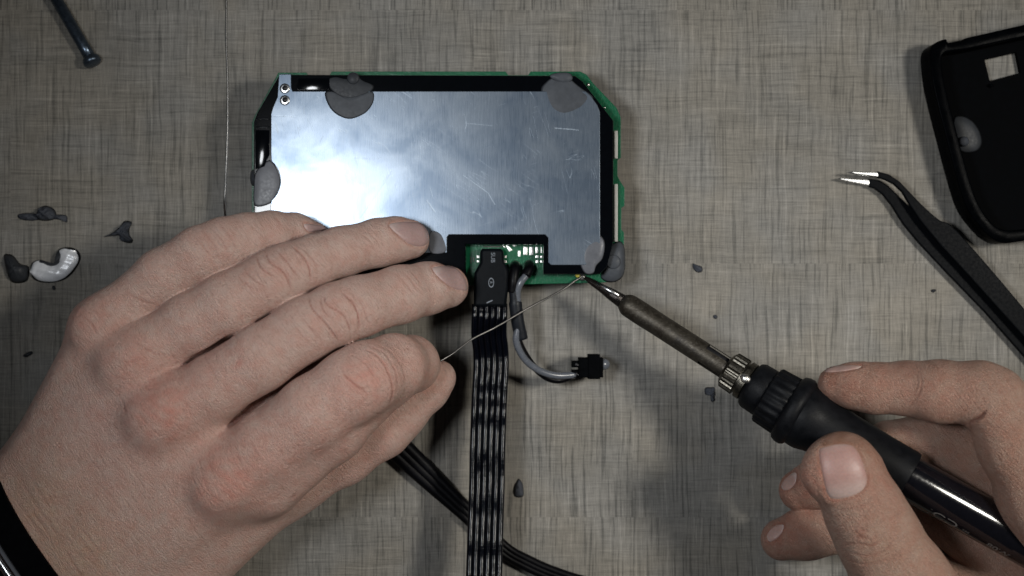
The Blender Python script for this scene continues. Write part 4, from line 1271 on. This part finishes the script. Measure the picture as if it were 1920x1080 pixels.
crumb([([(963, 916), (968, 903), (973, 898), (980, 908), (982, 922), (980, 932), (965, 932)], 2.2)], 'crumb', 'pointed grey crumb right of the ribbon cable', G, jit=.1)
crumb([([(43, 666), (52, 660), (60, 659), (60, 664), (50, 670), (44, 669)], 1.2)], 'crumb_dark', 'tiny dark crumb left of the knuckles', G)
crumb([([(97, 537), (102, 536), (104, 542), (99, 544)], .8)], 'crumb_dark', 'tiny dark speck just below the white foil scrap', G)
crumb([([(1745, 545), (1750, 542), (1756, 544), (1750, 549)], .7)], 'crumb_dark', 'tiny black speck left of the tweezers arm', G)
# white foil scrap: a bean shape with a dark rim
fs = empty('foil_scrap', P(100, 500, 0), 'white crumpled bean shaped foil scrap with a dark rim', 'scrap')
bean = [(56, 500), (62, 490), (76, 487), (90, 494), (102, 492), (108, 480), (108, 468), (118, 464), (134, 464), (147, 472), (150, 486), (140, 506), (124, 522), (104, 529), (80, 530), (60, 522)]
bo = np.array(bean, float); bc = np.array([102, 508.0])
V, F = dome(bean, 0, 2.6, 6, 4.5, .04, at=1)
obj('dark_rim', V, F, M['crumb_dark'], fs)
def dome_strip(left, right, z, h, mat, name, parent, nx=28, ny=9, wr=.5, seed=3):
    L = smooth_path(left, 8); R = smooth_path(right, 8)
    def rs(p, n):
        d = np.concatenate([[0], np.cumsum(np.hypot(*np.diff(p, axis=0).T))]); t = np.linspace(0, d[-1], n)
        return np.stack([np.interp(t, d, p[:, i]) for i in (0, 1)], 1)
    L, R = rs(L, nx), rs(R, nx); V, F = [], []
    for i in range(nx):
        e = math.sin(math.pi * min(max(i / (nx - 1), .03), .97)) ** .35
        for j in range(ny):
            t = j / (ny - 1); q = L[i] * (1 - t) + R[i] * t
            s_ = math.sin(math.pi * t) ** .5 if 0 < t < 1 else 0
            zz = z + h * s_ * e + wr * s_ * (abs(math.sin(q[0] * .19 + q[1] * .11 + seed)) - abs(math.sin(q[0] * .07 - q[1] * .21)))
            V.append(tuple(P(q[0], q[1], z)[:2]) + (zz,))
    for i in range(nx - 1):
        for j in range(ny - 1):
            F.append((i * ny + j, i * ny + j + 1, (i + 1) * ny + j + 1, (i + 1) * ny + j))
    o = obj(name, V, F, M[mat], parent)
    bm = bmesh.new(); bm.from_mesh(o.data); bmesh.ops.recalc_face_normals(bm, faces=bm.faces)
    if sum(f.normal.z for f in bm.faces) < 0: bmesh.ops.reverse_faces(bm, faces=bm.faces)
    bm.to_mesh(o.data); bm.free()
    return o
dome_strip([(57, 506), (64, 492), (78, 489), (92, 496), (105, 495), (111, 482), (111, 470), (120, 466)], [(58, 512), (70, 524), (90, 528), (108, 526), (124, 518), (138, 503), (147, 486), (142, 470)], 1.6, 2.0, 'foil', 'foil', fs)
